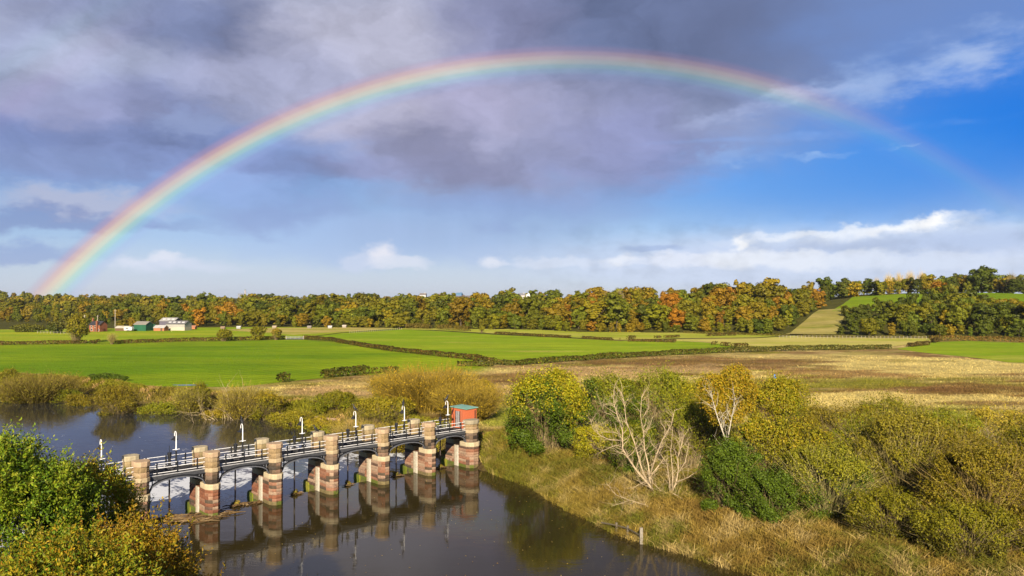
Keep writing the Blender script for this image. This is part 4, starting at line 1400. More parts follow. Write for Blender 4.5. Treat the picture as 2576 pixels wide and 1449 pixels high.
# --- near trees at the lower left, seen from above
def near_tree(name, label, base, rx, ry, h, z0, cols_low, cols_top, seed, n, leaf, top_at, gaps=.36, group=None):
    rs = RS(seed)
    root = thing(name, label, 'tree', base, 0, group)
    L = [(0, 0, h * .72, rx * .7, ry * .7, h * .2)]
    for i in range(46):
        a = rs.rand() * 2 * math.pi
        q = math.sqrt(rs.rand())
        s = .7 + .9 * rs.rand()
        L.append((math.cos(a) * rx * q * .95, math.sin(a) * ry * q * .95, h * (1 - .06 * s) - (h - z0) * (q ** 2.0) * (.55 + .45 * rs.rand()) - .3, s * .95, s * .95, s * 1.15))
    # sprays: leaves gathered on short upright shoots
    ns = n // 16
    p, d = crown_points(rs, L, ns, .55, .5, gaps * .8, 1.1)
    ns = len(p)
    sd = d * .55 + np.array((0, 0, .75)) + unit(rs, ns) * .35
    sd /= np.linalg.norm(sd, axis=1)[:, None]
    ln = (.35 + .35 * rs.rand(ns))
    k = 16
    u = np.linspace(.1, 1, k)[None, :, None]
    base_p = p[:, None, :] + sd[:, None, :] * ln[:, None, None] * u + rs.normal(size=(ns, k, 3)) * .035
    side = unit(rs, ns * k).reshape(ns, k, 3)
    ldir = side * .8 + sd[:, None, :] * .6
    ldir /= np.linalg.norm(ldir, axis=2)[..., None]
    s = leaf * (.6 + .6 * rs.rand(ns, k)) * (1.1 - .35 * u[..., 0])
    c0 = (base_p + ldir * s[..., None] * .5).reshape(-1, 3)
    t_ = ldir.reshape(-1, 3)
    nr = unit(rs, len(t_)) * .8 + np.array((0, -.25, .7))
    nr -= t_ * (nr * t_).sum(1)[:, None]
    nr /= np.linalg.norm(nr, axis=1)[:, None]
    b = np.cross(nr, t_)
    Lh, Wh = s.reshape(-1, 1) * .5, s.reshape(-1, 1) * .2
    q = np.stack([c0 - t_ * Lh, c0 + b * Wh - t_ * Lh * .1 + nr * Wh * .3, c0 + t_ * Lh, c0 - b * Wh - t_ * Lh * .1 + nr * Wh * .3], 1)
    f = np.clip(sstep(top_at - .2, top_at + .2, (p[:, 2] - z0) / (h - z0) + (fbm(p[:, 0] / 1.4 + seed, p[:, 1] / 1.4, 3) - .5) * .9), 0, 1)
    pick = np.repeat(rs.rand(ns) < f, k)
    c = np.where(pick[:, None], mix_cols(rs, ns * k, cols_top, None, .25), mix_cols(rs, ns * k, cols_low, None, .25))
    obj('crown', mesh_polys('crown', q, c), LEAF, root)
    m = MB()
    m.tube([(0, 0, -.5), (.1, .1, h * .3), (0, .2, h * .55), (.1, 0, h * .8)], [.24, .2, .14, .05], 7)
    for l in L[1:24]:
        tz = l[2]
        m.tube([(0, .1, h * .45), (l[0] * .5, l[1] * .5, h * .45 + (tz - h * .45) * .6), (l[0], l[1], tz + l[5] * .7)], [.07, .04, .012], 5)
    obj('trunk', m.mesh('trunk'), BARK, root, color=(.10, .08, .05))
    return root


NG = ((.050, .095, .007), (.068, .115, .007), (.036, .070, .007))
NGT = ((.095, .135, .008), (.075, .120, .008), (.135, .150, .016))
NO = ((.13, .085, .008), (.155, .082, .008), (.10, .088, .008), (.18, .125, .010))
near_tree('leafy_tree', 'large green tree with willow-like leaves filling the lower left corner', (-16.9, 25.0, 2.5), 3.9, 4.2, 12.7, 4.5, NG, NGT, 81, 170000, .15, .72, .2)
near_tree('autumn_tree', 'orange and yellow leaved tree at the bottom edge below the large green tree', (-10.9, 18.6, 2.5), 2.5, 2.6, 11.3, 6.5, NO + NG, ((.15, .115, .008), (.12, .12, .008), (.08, .105, .007)), 82, 70000, .125, .75)
near_tree('leafy_tree', 'green tree with some orange sprays in front of the nearest weir pier', (-16.2, 30.0, 2.2), 2.5, 2.6, 10.9, 4, NG, ((.13, .16, .012), (.20, .15, .014)), 83, 75000, .15, .7, .25)
near_tree('autumn_tree', 'bronze and green bush reaching out over the water by the bottom edge', (-11.5, 23.6, 2.2), 1.7, 2.0, 10.6, 5, ((.10, .13, .010), (.22, .13, .012)), NO, 84, 45000, .13, .6)


# --- dead trees, birch, fallen wood
def px_path(zpts, base_z, D, org=(1900, 1400), sc=1.7045, depth=None):
    """outline points of one limb (measured in the photograph) stood up in a plane D metres out, with its own depth"""
    out = []
    n = len(zpts)
    for i, (zx, zy) in enumerate(zpts):
        px, py = (zx / sc + org[0]) / 1.5528, (zy / sc + org[1]) / 1.5528
        dd = D + (depth or 0) * (i / max(1, n - 1))
        out.append(Vector(((px - CX) / F * dd, dd, H - (py - HY) / F * dd)))
    return out


def grow(m, rs, p, d, L, r, lev):
    pts, rad = [p], [r]
    n = 4
    for i in range(n):
        d = (d + Vector(rs.normal(size=3)) * .22 + Vector((0, 0, .08))).normalized()
        p = p + d * (L / n)
        pts.append(p)
        rad.append(r * (1 - .8 * (i + 1) / n))
        if lev > 0 and rs.rand() < .75:
            nd = (d + Vector(rs.normal(size=3)) * .6).normalized()
            grow(m, rs, p, nd, L * (.45 + .25 * rs.rand()), r * .5 * (1 - .5 * i / n), lev - 1)
    m.tube(pts, rad, 5, cap=False)


def dead_tree(name, label, limbs, D, seed, r0, col, twigs=3, base=None):
    rs = RS(seed)
    P0 = px_path(limbs[0][0][:1], 0, D)[0]
    root = thing(name, label, 'dead tree', (P0.x, P0.y, P0.z))
    first = True
    for zp, r, dep in limbs:
        pts = [p - P0 for p in px_path(zp, 0, D, depth=dep)]
        m = MB()
        m.tube(pts, [max(.014, .62 * r * (1 - .82 * i / (len(pts) - 1))) for i in range(len(pts))], 7)
        for i in range(1, len(pts)):
            for _ in range(twigs + 2):
                f = rs.rand()
                p = pts[i - 1].lerp(pts[i], f)
                d = (pts[i] - pts[i - 1]).normalized()
                nd = (d * .6 + Vector((rs.normal() * .8, rs.normal() * .8, rs.normal() * .4 + .3))).normalized()
                grow(m, rs, p, nd, .5 + rs.rand() * 1.5, max(.011, r * .17), 1)
        obj('trunk' if first else 'branch', m.mesh('limb'), BARK, root, smooth=True, color=col)
        first = False
    return root


DC = (.40, .31, .19)
D1 = 71.5
dead_tree('dead_tree', 'tall bare bleached dead tree forking widely above the reeds, left one of two',
          [([(1148, 985), (1120, 900), (1075, 830), (1010, 760), (960, 690), (905, 600), (905, 480), (875, 390), (848, 300), (848, 200)], .20, -1.0),
           ([(1090, 850), (1045, 770), (1020, 690), (985, 560), (930, 420), (915, 290), (900, 230)], .15, .8),
           ([(1090, 850), (1085, 790), (1075, 700), (1050, 600), (1045, 500), (1025, 380), (1032, 255)], .16, 1.5),
           ([(1085, 780), (1130, 640), (1170, 540), (1230, 440), (1252, 340)], .13, -.8),
           ([(1100, 770), (1150, 705), (1195, 645)], .14, .5),
           ([(905, 545), (820, 540), (760, 515), (710, 470), (690, 400)], .09, -1.6),
           ([(905, 590), (860, 575), (780, 610), (748, 628)], .07, -.9),
           ([(900, 510), (850, 490), (770, 490), (720, 440)], .05, 1.2),
           ([(1040, 390), (1080, 330), (1072, 310)], .04, .5), ([(1050, 520), (1090, 440), (1105, 390)], .05, -.5),
           ([(875, 390), (790, 360), (758, 300)], .045, .6)], D1, 91, .2, DC)
dead_tree('dead_tree', 'smaller bleached dead tree with many thin upright stems, right one of two',
          [([(1222, 950), (1235, 880), (1262, 820), (1275, 740), (1272, 650), (1300, 570), (1312, 500)], .15, .5),
           ([(1235, 880), (1238, 760), (1225, 620), (1240, 450)], .10, 1.0),
           ([(1225, 930), (1215, 800), (1200, 700), (1150, 620), (1100, 570)], .08, -.8),
           ([(1262, 820), (1340, 790), (1410, 740), (1425, 640)], .08, -1.2),
           ([(1275, 760), (1320, 690), (1340, 600), (1345, 560)], .07, .6),
           ([(1222, 900), (1160, 880), (1110, 830), (1080, 760)], .06, -.6),
           ([(1300, 640), (1280, 560), (1285, 500)], .04, .4)], 70.5, 92, .15, DC)
m = dead_tree('fallen_branch', 'bleached branches lying fallen in the reeds below the dead trees',
              [([(1150, 1022), (1050, 970), (950, 940), (860, 905), (800, 830)], .07, -1.5), ([(950, 940), (900, 960), (830, 980)], .035, -.5),
               ([(1240, 895), (1350, 960), (1450, 990), (1530, 970)], .06, -1.0), ([(1400, 1020), (1500, 1050), (1600, 1050), (1650, 1000)], .05, -.5)], 69.0, 93, .07, DC, 3)
m['category'] = 'branch'


def birch():
    rs = RS(95)
    D = 74.0
    limbs = [([(1590, 900), (1590, 790), (1585, 680), (1600, 560), (1625, 420), (1648, 310), (1655, 260)], .09), ([(1597, 560), (1575, 500), (1530, 370), (1505, 280), (1490, 230)], .07)]
    P0 = px_path(limbs[0][0][:1], 0, D)[0]
    P0.z = gh(P0.x, P0.y) - .2
    root = thing('birch_tree', 'golden birch with a forked white trunk rising out of the right thicket', 'tree', P0)
    m = MB()
    lob = []
    for zp, r in limbs:
        pts = [p - P0 for p in px_path(zp, 0, D)]
        if r > .11:
            pts[0] = Vector((pts[0].x, 0, 0))
        m.tube(pts, [max(.02, r * (1 - .75 * i / (len(pts) - 1))) for i in range(len(pts))], 7)
        for _ in range(14):
            i = rs.randint(len(pts) // 2, len(pts))
            grow(m, rs, pts[i - 1].lerp(pts[i], rs.rand()), Vector((rs.normal() * .6, rs.normal() * .6, .8)).normalized(), 1.6, .025, 1)
    obj('trunk', m.mesh('trunk'), BARK, root, smooth=True, color=(.46, .41, .31))
    for zx, zy, r in [(1690, 150, 1.2), (1640, 230, 1.3), (1720, 230, 1.2), (1690, 330, 1.1), (1600, 300, .8), (1530, 180, .9), (1500, 260, .9), (1540, 330, .9), (1740, 310, .9), (1660, 400, .8), (1570, 410, .7)]:
        p = px_path([(zx, zy)], 0, D)[0] - P0
        lob.append((p.x, 1.1 + rs.normal() * .6, p.z, r * 1.3, r * 1.3, r * 1.15))
    p, d = crown_points(rs, lob, 19000, .3, .4, .30, .9)
    s = .16 * (.6 + .7 * rs.rand(len(p)))
    q = leaf_quads(p, d * .5 + unit(rs, len(p)) * .8 + np.array((0, -.2, .2)), s, s * .65, rs)
    obj('crown', mesh_polys('crown', q, mix_cols(rs, len(p), [(.195, .140, .009), (.16, .128, .009), (.22, .135, .009), (.13, .115, .008)])), LEAF, root)


birch()

# fallen wood on the far bank
rs = RS(97)
fo = on(590, 1026)
root = thing('fallen_branch', 'grey fallen branches trailing into the water at the far bank', 'branch', fo)
m = MB()
for i in range(9):
    a = rs.uniform(-.4, .5)
    d = Vector((-1 if i % 3 else .8, -.4, .05 + .12 * rs.rand())).normalized()
    grow(m, rs, Vector((rs.normal() * 1.5, rs.normal() * .6, .3)), d, 3 + 4 * rs.rand(), .10, 2)
for i in range(4):
    grow(m, rs, Vector((-1.5 + i * .8, .5, .6)), Vector((-.35 + .1 * i, 0, 1)).normalized(), 6.0, .09, 1)
obj('branch', m.mesh('branch'), BARK, root, smooth=True, color=(.36, .28, .16))


# ---------------------------------------------------------------- grasses (uncountable)
def blades(name, x, y, h, w, cols, rs, bend=.35, label=None, z=None, lean=None):
    n = len(x)
    z = ground_h(x, y) - .08 if z is None else z
    a = rs.rand(n) * 2 * np.pi
    b = np.stack([x, y, z], 1)
    dirn = np.stack([np.cos(a), np.sin(a), np.zeros(n)], 1)
    if lean is not None:
        dirn = dirn + np.array(lean)
    side = np.stack([-np.sin(a * 1.7), np.cos(a * 1.7), np.zeros(n)], 1)
    p1 = b + dirn * (h * bend * .3)[:, None] + np.array((0, 0, 1.0)) * (h * .6)[:, None]
    p2 = b + dirn * (h * bend)[:, None] + np.array((0, 0, 1.0)) * (h * (.95 - .3 * rs.rand(n)))[:, None]
    W = w[:, None] / 2
    q1 = np.stack([b - side * W, b + side * W, p1 + side * W * .8, p1 - side * W * .8], 1)
    q2 = np.stack([p1 - side * W * .8, p1 + side * W * .8, p2 + side * W * .15, p2 - side * W * .15], 1)
    me = mesh_polys(name, np.concatenate([q1, q2]), np.concatenate([cols, cols]))
    return tag(obj(name, me, BLADE), label, 'grass', None, 'stuff')


def scatter(rs, n, x0, x1, y0, y1, cond):
    out = []
    tot = 0
    while tot < n:
        x, y = rs.uniform(x0, x1, n), rs.uniform(y0, y1, n)
        k = cond(x, y)
        out.append(np.stack([x[k], y[k]], 1))
        tot += k.sum()
        if len(out) > 60:
            break
    return np.concatenate(out)[:n].T


def in_view(x, y, z=1.5, m=120):
    sx, sy = CX + x / y * F, HY + (H - z) / y * F
    return (sx > -m) & (sx < 2576 + m) & (sy < 1449 + m)


rs = RS(201)
# reeds along the right bank, between the water and the thicket
def reed_zone(x, y):
    sd = river_sd(x, y)
    sx = CX + x / y * F
    edge = np.interp(sx, [1180, 1230, 1400, 1600, 1800, 2000, 2300, 2600], [3, 8, 9.5, 13, 13, 12, 13, 16])
    return (sd > .05) & (sd < edge) & in_view(x, y) & (sx > 1190)


x, y = scatter(rs, 85000, -8, 48, 44, 97, reed_zone)
g1, g2 = fbm(x / 3.2, y / 3.2, 4), fbm(x / 1.3 + 30, y / 1.3, 3)
gold, straw, grn, brn = np.array((.225, .155, .034)), np.array((.33, .245, .095)), np.array((.115, .118, .016)), np.array((.15, .095, .024))
f = sstep(.40, .54, g1)[:, None]
c = gold * (1 - f) + grn * f
f = (sstep(.56, .64, g2) * .9)[:, None]
c = c * (1 - f) + straw * f
f = sstep(.40, .32, g2)[:, None] * .7
c = c * (1 - f) + brn * f
gx = sstep(14, 2, x)[:, None] * .6       # greener near the weir end
c = c * (1 - gx * .6) + np.array((.15, .14, .016)) * gx * .6
c = c * (1 + .25 * rs.normal(size=(len(x), 1)))
hh = (.7 + .9 * rs.rand(len(x))) * (.6 + .8 * g1)
blades('reeds', x, y, hh, .035 + .035 * rs.rand(len(x)), np.clip(c, .01, .8), rs, .55, 'golden and green reeds along the right river bank', lean=(-.25, -.2, 0))

# rough heath grass
def heath_zone(x, y):
    sd = river_sd(x, y)
    sx, sy = CX + x / y * F, HY + (H - ZF) / y * F
    top = np.interp(sx, [640, 700, 900, 1000, 1150, 1240, 1300, 1400, 1600, 1800, 2000, 2240, 2330, 2450, 2540, 2700], [990, 972, 950, 945, 930, 926, 924, 914, 901, 892, 886, 882, 892, 904, 916, 918])
    return (sd > 7.0) & (sy > top) & in_view(x, y) & (sx > 640) & (rs.rand(len(x)) < np.clip((215 - y) / 90, .12, 1))


x, y = scatter(rs, 130000, -75, 170, 45, 240, heath_zone)
c = heath_colour(x, y) * (1 + .15 * rs.normal(size=(len(x), 1))) * np.array((.80, .80, .82))
sc = y / 110.0
n3 = fbm(x / 4, y / 3, 3)
hh = (.22 + .55 * rs.rand(len(x))) * (.25 + 1.3 * n3 ** 1.5)
blades('heath_grass', x, y, hh, (.035 + .06 * rs.rand(len(x))) * sc, np.clip(c, .01, .8), rs, 1.3, 'dead straw and brown grass covering the heath', lean=(.3, .1, 0))

# rank grass on the far bank edge and round the weir end
def bank_zone(x, y):
    sd = river_sd(x, y)
    sx = CX + x / y * F
    return (sd > .05) & (sd < 6) & in_view(x, y) & (sx < 1300) & (y > 88)


x, y = scatter(rs, 26000, -125, 6, 88, 185, bank_zone)
g1, g2 = fbm(x / 5, y / 4, 4), fbm(x / 2 + 30, y / 2, 3)
c = np.where((g1 > .52)[:, None], np.array((.15, .145, .012)), np.array((.155, .125, .018)))
c = np.where((g2 > .66)[:, None], np.array((.33, .22, .08)), c) * (1 + .2 * rs.normal(size=(len(x), 1)))
blades('bank_grass', x, y, (.4 + .7 * rs.rand(len(x))) * (.5 + g1), .08 + .09 * rs.rand(len(x)), np.clip(c, .01, .8), rs, .6, 'rank olive grass fringing the far bank', lean=(0, -.3, 0))


# ---------------------------------------------------------------- the weir bridge
BLK = (.012, .013, .016)
WHT = (.78, .78, .78)
BR = thing('weir_bridge', 'old sluice weir footbridge of red sandstone piers with iron arches and white rails', 'bridge', (BO[0], BO[1], 0), BANG)
RED = [(.195, .078, .042), (.23, .115, .070), (.16, .066, .038), (.26, .155, .10), (.21, .095, .055), (.29, .20, .135), (.10, .06, .042)]
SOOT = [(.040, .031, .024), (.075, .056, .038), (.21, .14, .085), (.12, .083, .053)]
TAN = (.35, .27, .165)


def outline(x, y0, y1, nose=.35, tail=.35, nfb=2):
    """plan of a pier: pointed-round upstream nose, straight flanks, blunt tail"""
    p = [(-x, y0 + nose), (-x * .8, y0 + nose * .38), (-x * .36, y0), (x * .36, y0), (x * .8, y0 + nose * .38), (x, y0 + nose)]
    for i in range(1, nfb + 1):
        p.append((x, y0 + nose + (y1 - tail - y0 - nose) * i / (nfb + 1)))
    p += [(x, y1 - tail), (x * .7, y1 - tail * .3), (x * .3, y1), (-x * .3, y1), (-x * .7, y1 - tail * .3), (-x, y1 - tail)]
    for i in range(nfb, 0, -1):
        p.append((-x, y0 + nose + (y1 - tail - y0 - nose) * i / (nfb + 1)))
    return p


def courses(m, rs, ol, z0, z1, n, pal, bulge=.035, cx=0.0):
    """stone courses with recessed joints and a rounded face"""
    cxm = sum(p[0] for p in ol) / len(ol)
    cym = sum(p[1] for p in ol) / len(ol)
    zs = np.linspace(z0, z1, n + 1) + np.concatenate([[0], rs.uniform(-.03, .03, n - 1), [0]])
    rings, cols = [], []
    for i in range(n):
        a, b = zs[i], zs[i + 1]
        h = b - a
        rc = [pal[rs.randint(len(pal))] for _ in ol]
        k = 0
        while k < len(rc):                       # blocks run over one or two faces
            if rs.rand() < .6 and k + 1 < len(rc):
                rc[k + 1] = rc[k]
            k += 2 if rs.rand() < .6 else 1
        jit = 1 + rs.normal() * .006
        for zz, g in ((a, -bulge), (a + h * .18, .0), (a + h * .5, .012), (b - h * .18, .0), (b - .001, -bulge)):
            rr = []
            for p in ol:
                dx, dy = p[0] - cxm, p[1] - cym
                L = math.hypot(dx, dy)
                rr.append((cx + p[0] * jit + dx / L * g, p[1] + dy / L * g, zz))
            rings.append(rr)
            cols.append([tuple(c * (1 if zz < b - .01 else .6) for c in q) for q in rc])
    m.rings(rings, cols)


def slab(m, ol, z0, z1, col, cx=0, grow_=1.0, ch=.05):
    cxm = sum(p[0] for p in ol) / len(ol)
    cym = sum(p[1] for p in ol) / len(ol)
    R = []
    for zz, g in ((z0, grow_ - .02), (z0 + ch, grow_), (z1 - ch, grow_), (z1, grow_ - .03)):
        R.append([(cx + cxm + (p[0] - cxm) * g, cym + (p[1] - cym) * g, zz) for p in ol])
    m.rings(R, [[col] * len(ol)] * 4)


NP = 8
for k in range(NP):
    i = k - 2                                    # pier index: 0 is the second pier in view
    cx = i * PITCH
    rs = RS(300 + k)
    end = (k == NP - 1)
    wx = .68 if not end else .92
    pier = MB()
    lower = outline(wx, -.5, 4.7, .75, .5)
    courses(pier, rs, lower, -1.6, -.1, 3, [(.06, .075, .015), (.10, .09, .03)], cx=cx)
    wet = [tuple(.55 * c + q for c, q in zip(p, (.02, .035, .0))) for p in RED]
    courses(pier, rs, lower, -.1, .34, 1, [(.09, .105, .02), (.14, .11, .05)], cx=cx)
    courses(pier, rs, lower, .34, 2.45, 7, (RED if k < 4 else RED[1:2] + RED[3:] + [(.25, .16, .11)]) + [SOOT[1]], cx=cx)
    front = outline(wx * .92, -.30, 1.0, .55, .2, 1)
    back = outline(wx * .92, 2.9, 4.1, .25, .45, 1)
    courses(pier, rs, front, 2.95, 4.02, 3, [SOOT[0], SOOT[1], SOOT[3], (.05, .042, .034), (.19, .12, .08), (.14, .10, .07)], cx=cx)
    courses(pier, rs, front, 4.40, 5.36 if not end else 5.06, 2, [(.29, .21, .12), (.25, .175, .09), (.32, .215, .125)], cx=cx)
    courses(pier, rs, back, 2.95, 5.36 if not end else 4.1, 5, [(.28, .21, .11), (.23, .175, .085), SOOT[2]], cx=cx)
    po = pier.build('pier', STONE, BR)
    band = MB()
    slab(band, outline(wx * 1.0, -.52, 1.45, .75, .12, 1), 2.45, 2.95, (.42, .345, .22), cx, 1.04, .08)
    band.build('band_stone', PALE, po)
    band = MB()
    slab(band, outline(wx * .96, 2.5, 4.6, .15, .5, 1), 2.45, 2.95, (.34, .285, .155), cx, 1.04, .08)
    band.build('band_stone', PALE, po)
    band = MB()
    slab(band, outline(wx * .95, -.34, 1.02, .55, .2, 1), 4.02, 4.40, TAN, cx, 1.06, .06)
    band.build('band_stone', PALE, po)
    cap = MB()
    slab(cap, outline(wx * .96, -.36, 1.03, .55, .2, 1), 5.36 if not end else 5.06, 5.8 if not end else 5.5, (.38, .27, .17) if not end else (.28, .24, .165), cx, 1.04, .07)
    cap.build('cap_stone', PALE, po)
    if not end:
        cap = MB()
        slab(cap, outline(wx * .96, 2.88, 4.12, .25, .45, 1), 5.36, 5.8, (.37, .31, .20), cx, 1.04, .09)
        cap.build('cap_stone', PALE, po)
    for sx in (-1, 1):
        sl = MB()
        x0 = cx + sx * (wx + .005)
        sl.box(min(x0, x0 + sx * .05), max(x0, x0 + sx * .05), 1.62, 1.86, -.6, 2.42, (.52, .47, .38))
        sl.box(min(x0, x0 + sx * .03), max(x0, x0 + sx * .03), 1.88, 2.26, -.6, 2.40, (.40, .36, .28))
        sl.box(min(x0, x0 + sx * .06), max(x0, x0 + sx * .06), 2.28, 2.42, -.6, 2.42, (.30, .25, .18))
        sl.build('gate_slot', WOOD, po)
    mo = MB()
    courses(mo, rs, [(p[0] * 1.12, p[1]) for p in outline(wx, 3.8, 5.5, .1, .4, 1)], -1.4, .35 + .2 * rs.rand(), 2, [(.13, .15, .012), (.09, .11, .012), (.18, .17, .02)], cx=cx)
    mo.build('mossy_footing', STONE, po)

for k in range(NP - 1):
    x0 = (k - 2) * PITCH
    x1 = x0 + PITCH
    xa, xb = x0 + .62, x1 - (.62 if k < NP - 2 else .86)
    dk = MB()
    nb = 22
    for j in range(nb):                          # cross boards
        a, b = x0 + PITCH * j / nb + .012, x0 + PITCH * (j + 1) / nb - .012
        yl, yh = (1.06, 2.86) if (a < x0 + .75 or b > x1 - .75) else (.42, 3.58)
        q = .022 + .03 * RS(k * 50 + j).rand()
        dk.box(a, b, yl, yh, 4.14, 4.22, (q, q * .95, q * .9))
    deck = dk.build('deck', DECKM, BR)
    for yy in (.30, 3.58):
        g = MB()
        g.box(xa, xb, yy, yy + .10, 3.96, 4.30, (.05, .052, .058))
        g.box(xa, xb, yy - .06, yy + .16, 4.302, 4.34, (.42, .42, .42))
        g.box(xa, xb, yy - .04, yy + .14, 3.90, 3.958, BLK)
        g.build('edge_girder', IRON, deck)
    for yy in (.34, 3.54):
        rb = MB()
        n = 18
        low, upp = [], []
        for j in range(n + 1):
            t_ = j / n
            x = xa + (xb - xa) * t_
            z = 2.86 + 1.02 * math.sqrt(max(0, 1 - abs(2 * t_ - 1) ** 2.3))
            low.append((x, z))
        for dz, wy, cl in ((0, .16, (.10, .105, .12)), (.13, .08, BLK)):
            vs, fs = [], []
            for x, z in low:
                vs += [(x, yy - wy, z + dz), (x, yy + wy, z + dz), (x, yy + wy, z + dz + .10), (x, yy - wy, z + dz + .10)]
            for j in range(n):
                for q in range(4):
                    fs.append((j * 4 + q, j * 4 + (q + 1) % 4, (j + 1) * 4 + (q + 1) % 4, (j + 1) * 4 + q))
            rb.add(vs, fs, cl)
        for j in (1, 2, 3, 4, 14, 15, 16, 17):
            x, z = low[j]
            if 3.9 - z > .2:
                rb.box(x - .035, x + .035, yy - .05, yy + .05, z + .2, 3.90, (.13, .135, .15))
        rb.build('arch_rib', IRON, BR)
    for yy in (.45, 3.55):
        rl = MB()
        for z in (5.30, 4.92, 4.50):
            rl.tube([(xa, yy, z), (xb, yy, z)], .028, 6, WHT)
        ro = rl.build('railing', WHITE, BR)
        for t_ in (.14, .5, .86):
            ps = MB()
            x = xa + (xb - xa) * t_
            ps.box(x - .05, x + .05, yy - .06, yy + .06, 4.20, 5.37, BLK)
            ps.build('post', IRON, ro)


# lamps, gate gear, birds
def lamp_post():
    o = thing('lamp_post', 'x', 'lamp post', (0, 0, 0), 0, 'swan-neck lamps on the weir bridge')
    p1 = MB().tube([(0, 0, 0), (0, 0, .12), (0, 0, .13), (0, 0, 2.05)], [.13, .13, .085, .075], 8, BLK).build('lower_post', IRON, o)
    m = MB()
    m.tube([(0, 0, 2.05), (0, 0, 2.12), (0, 0, 2.14), (0, 0, 3.35)], [.075, .075, .055, .042], 8, WHT)
    m.build('upper_post', WHITE, o)
    m = MB()
    m.tube([(-.30, 0, 2.10), (.30, 0, 2.10)], .03, 6, WHT)
    m.tube([(0, -.2, 2.10), (0, .2, 2.10)], .025, 6, WHT)
    m.build('ladder_bar', WHITE, o)
    m = MB()
    pts = [(0, 0, 3.2)] + [(0, .22 - .22 * math.cos(a), 3.42 + .26 * math.sin(a)) for a in np.linspace(0, math.pi, 9)] + [(0, .44, 3.22)]
    m.tube(pts, .032, 6, WHT)
    m.build('swan_neck', WHITE, o)
    m = MB()
    R = []
    for z, r in ((3.24, .04), (3.18, .10), (3.12, .11), (3.02, .18), (2.94, .31), (2.90, .315)):
        R.append([(math.cos(a) * r, .44 + math.sin(a) * r, z) for a in np.linspace(0, 2 * math.pi, 12, endpoint=False)])
    m.rings(R)
    m.c = [(.012, .012, .014)] * len(m.c)
    sh = m.build('lamp_shade', IRON, o)
    m = MB()
    R = []
    for z, r in ((2.925, .14), (2.87, .13), (2.80, .05)):
        R.append([(math.cos(a) * r, .44 + math.sin(a) * r, z) for a in np.linspace(0, 2 * math.pi, 10, endpoint=False)])
    m.rings(R)
    m.c = [(.20, .21, .22)] * len(m.c)
    m.build('glass_bowl', PLAIN, sh)
    return o


def kids(o):
    ch = [c for c in bpy.data.objects if c.parent == o]
    return [(c, [g for g in bpy.data.objects if g.parent == c]) for c in ch]


LP = lamp_post()
LK = kids(LP)
LAB = ['leftmost swan-neck lamp on the weir, above the near bush', 'second swan-neck lamp from the left on the weir', 'third swan-neck lamp from the left on the weir, with a black bird on top',
       'middle swan-neck lamp on the weir, beside the pier with a perched bird', 'fifth swan-neck lamp on the weir, with a hunched bird on top',
       'sixth swan-neck lamp on the weir, second before the red hut', 'swan-neck lamp nearest the red brick hut, bird on top']
LAMPX = []
for k in range(7):
    a = (k - 2) * PITCH + PITCH * .5
    if k == 6:
        a -= .1
    LAMPX.append(a)
    w = bridge_pt(a, .78, 4.22)
    if k == 0:
        LP.location, LP.rotation_euler = w, (0, 0, BANG)
        LP['label'] = LAB[0]
    else:
        copy_tree(LP, LK, w, BANG, 1, LAB[k])


def gate_gear():
    o = thing('gate_gear', 'x', 'sluice gear', (0, 0, 0), 0, 'gate lifting gear on the weir')
    MB().tube([(0, 0, 4.25), (0, 0, 5.0), (0, 0, 5.45), (0, 0, 5.46), (0, 0, 5.85)], [.13, .13, .13, .19, .19], 8, BLK).build('spindle_cover', IRON, o)
    MB().tube([(0, 0, 5.85), (0, 0, 6.45)], .025, 5, BLK).build('spindle_tip', IRON, o)
    m = MB()
    m.box(-.34, .30, -.18, .18, 4.23, 4.50, (.05, .05, .055))
    m.box(-.22, .18, -.26, .26, 4.50, 4.72, (.04, .04, .045))
    m.tube([(-.4, 0, 4.5), (.4, 0, 4.5)], .10, 8, (.08, .06, .05))
    m.build('gearbox', IRON, o)
    m = MB()
    c = [( -.5, .24 * math.cos(a), 4.62 + .18 * math.sin(a)) for a in np.linspace(0, 2 * math.pi, 13)]
    m.tube(c, .03, 5, (.45, .45, .45))
    m.tube([(-.5, -.22, 4.62), (-.5, .22, 4.62)], .02, 4, WHT)
    m.tube([(-.5, 0, 4.68), (-.3, 0, 4.68)], .03, 4, WHT)
    m.build('handwheel', WHITE, o)
    MB().tube([(0, 0, -1.0), (0, 0, 4.12)], .075, 7, (.06, .045, .04)).build('lift_rod', IRON, o)
    return o


GG = gate_gear()
GK = kids(GG)
ORD = ['leftmost black gate rod on the weir, beside the near bush', 'second black gate rod from the left on the weir', 'third black gate rod from the left on the weir', 'middle black gate rod on the weir',
       'fifth black gate rod on the weir', 'sixth black gate rod on the weir', 'black gate rod nearest the red hut on the weir']
for k in range(7):
    a = (k - 2) * PITCH + PITCH * .5 - .1
    w = bridge_pt(a, 2.25, 0)
    if k == 0:
        GG.location, GG.rotation_euler = w, (0, 0, BANG)
        GG['label'] = ORD[0]
    else:
        copy_tree(GG, GK, w, BANG, 1, ORD[k])


def bird_mesh():
    m = MB()
    m.tube([(0, -.36, -.03), (0, -.24, .06), (0, -.10, .20), (0, .04, .34), (0, .10, .46), (0, .12, .56), (0, .13, .64), (0, .19, .69), (0, .26, .70), (0, .36, .69)],
           [.02, .055, .12, .13, .09, .05, .042, .055, .03, .008], 8, (.02, .02, .022))
    m.tube([(-.05, .0, .25), (-.05, .02, 0)], [.03, .015], 5, (.02, .02, .02))
    m.tube([(.05, .0, .25), (.05, .02, 0)], [.03, .015], 5, (.02, .02, .02))
    return m.mesh('cormorant')


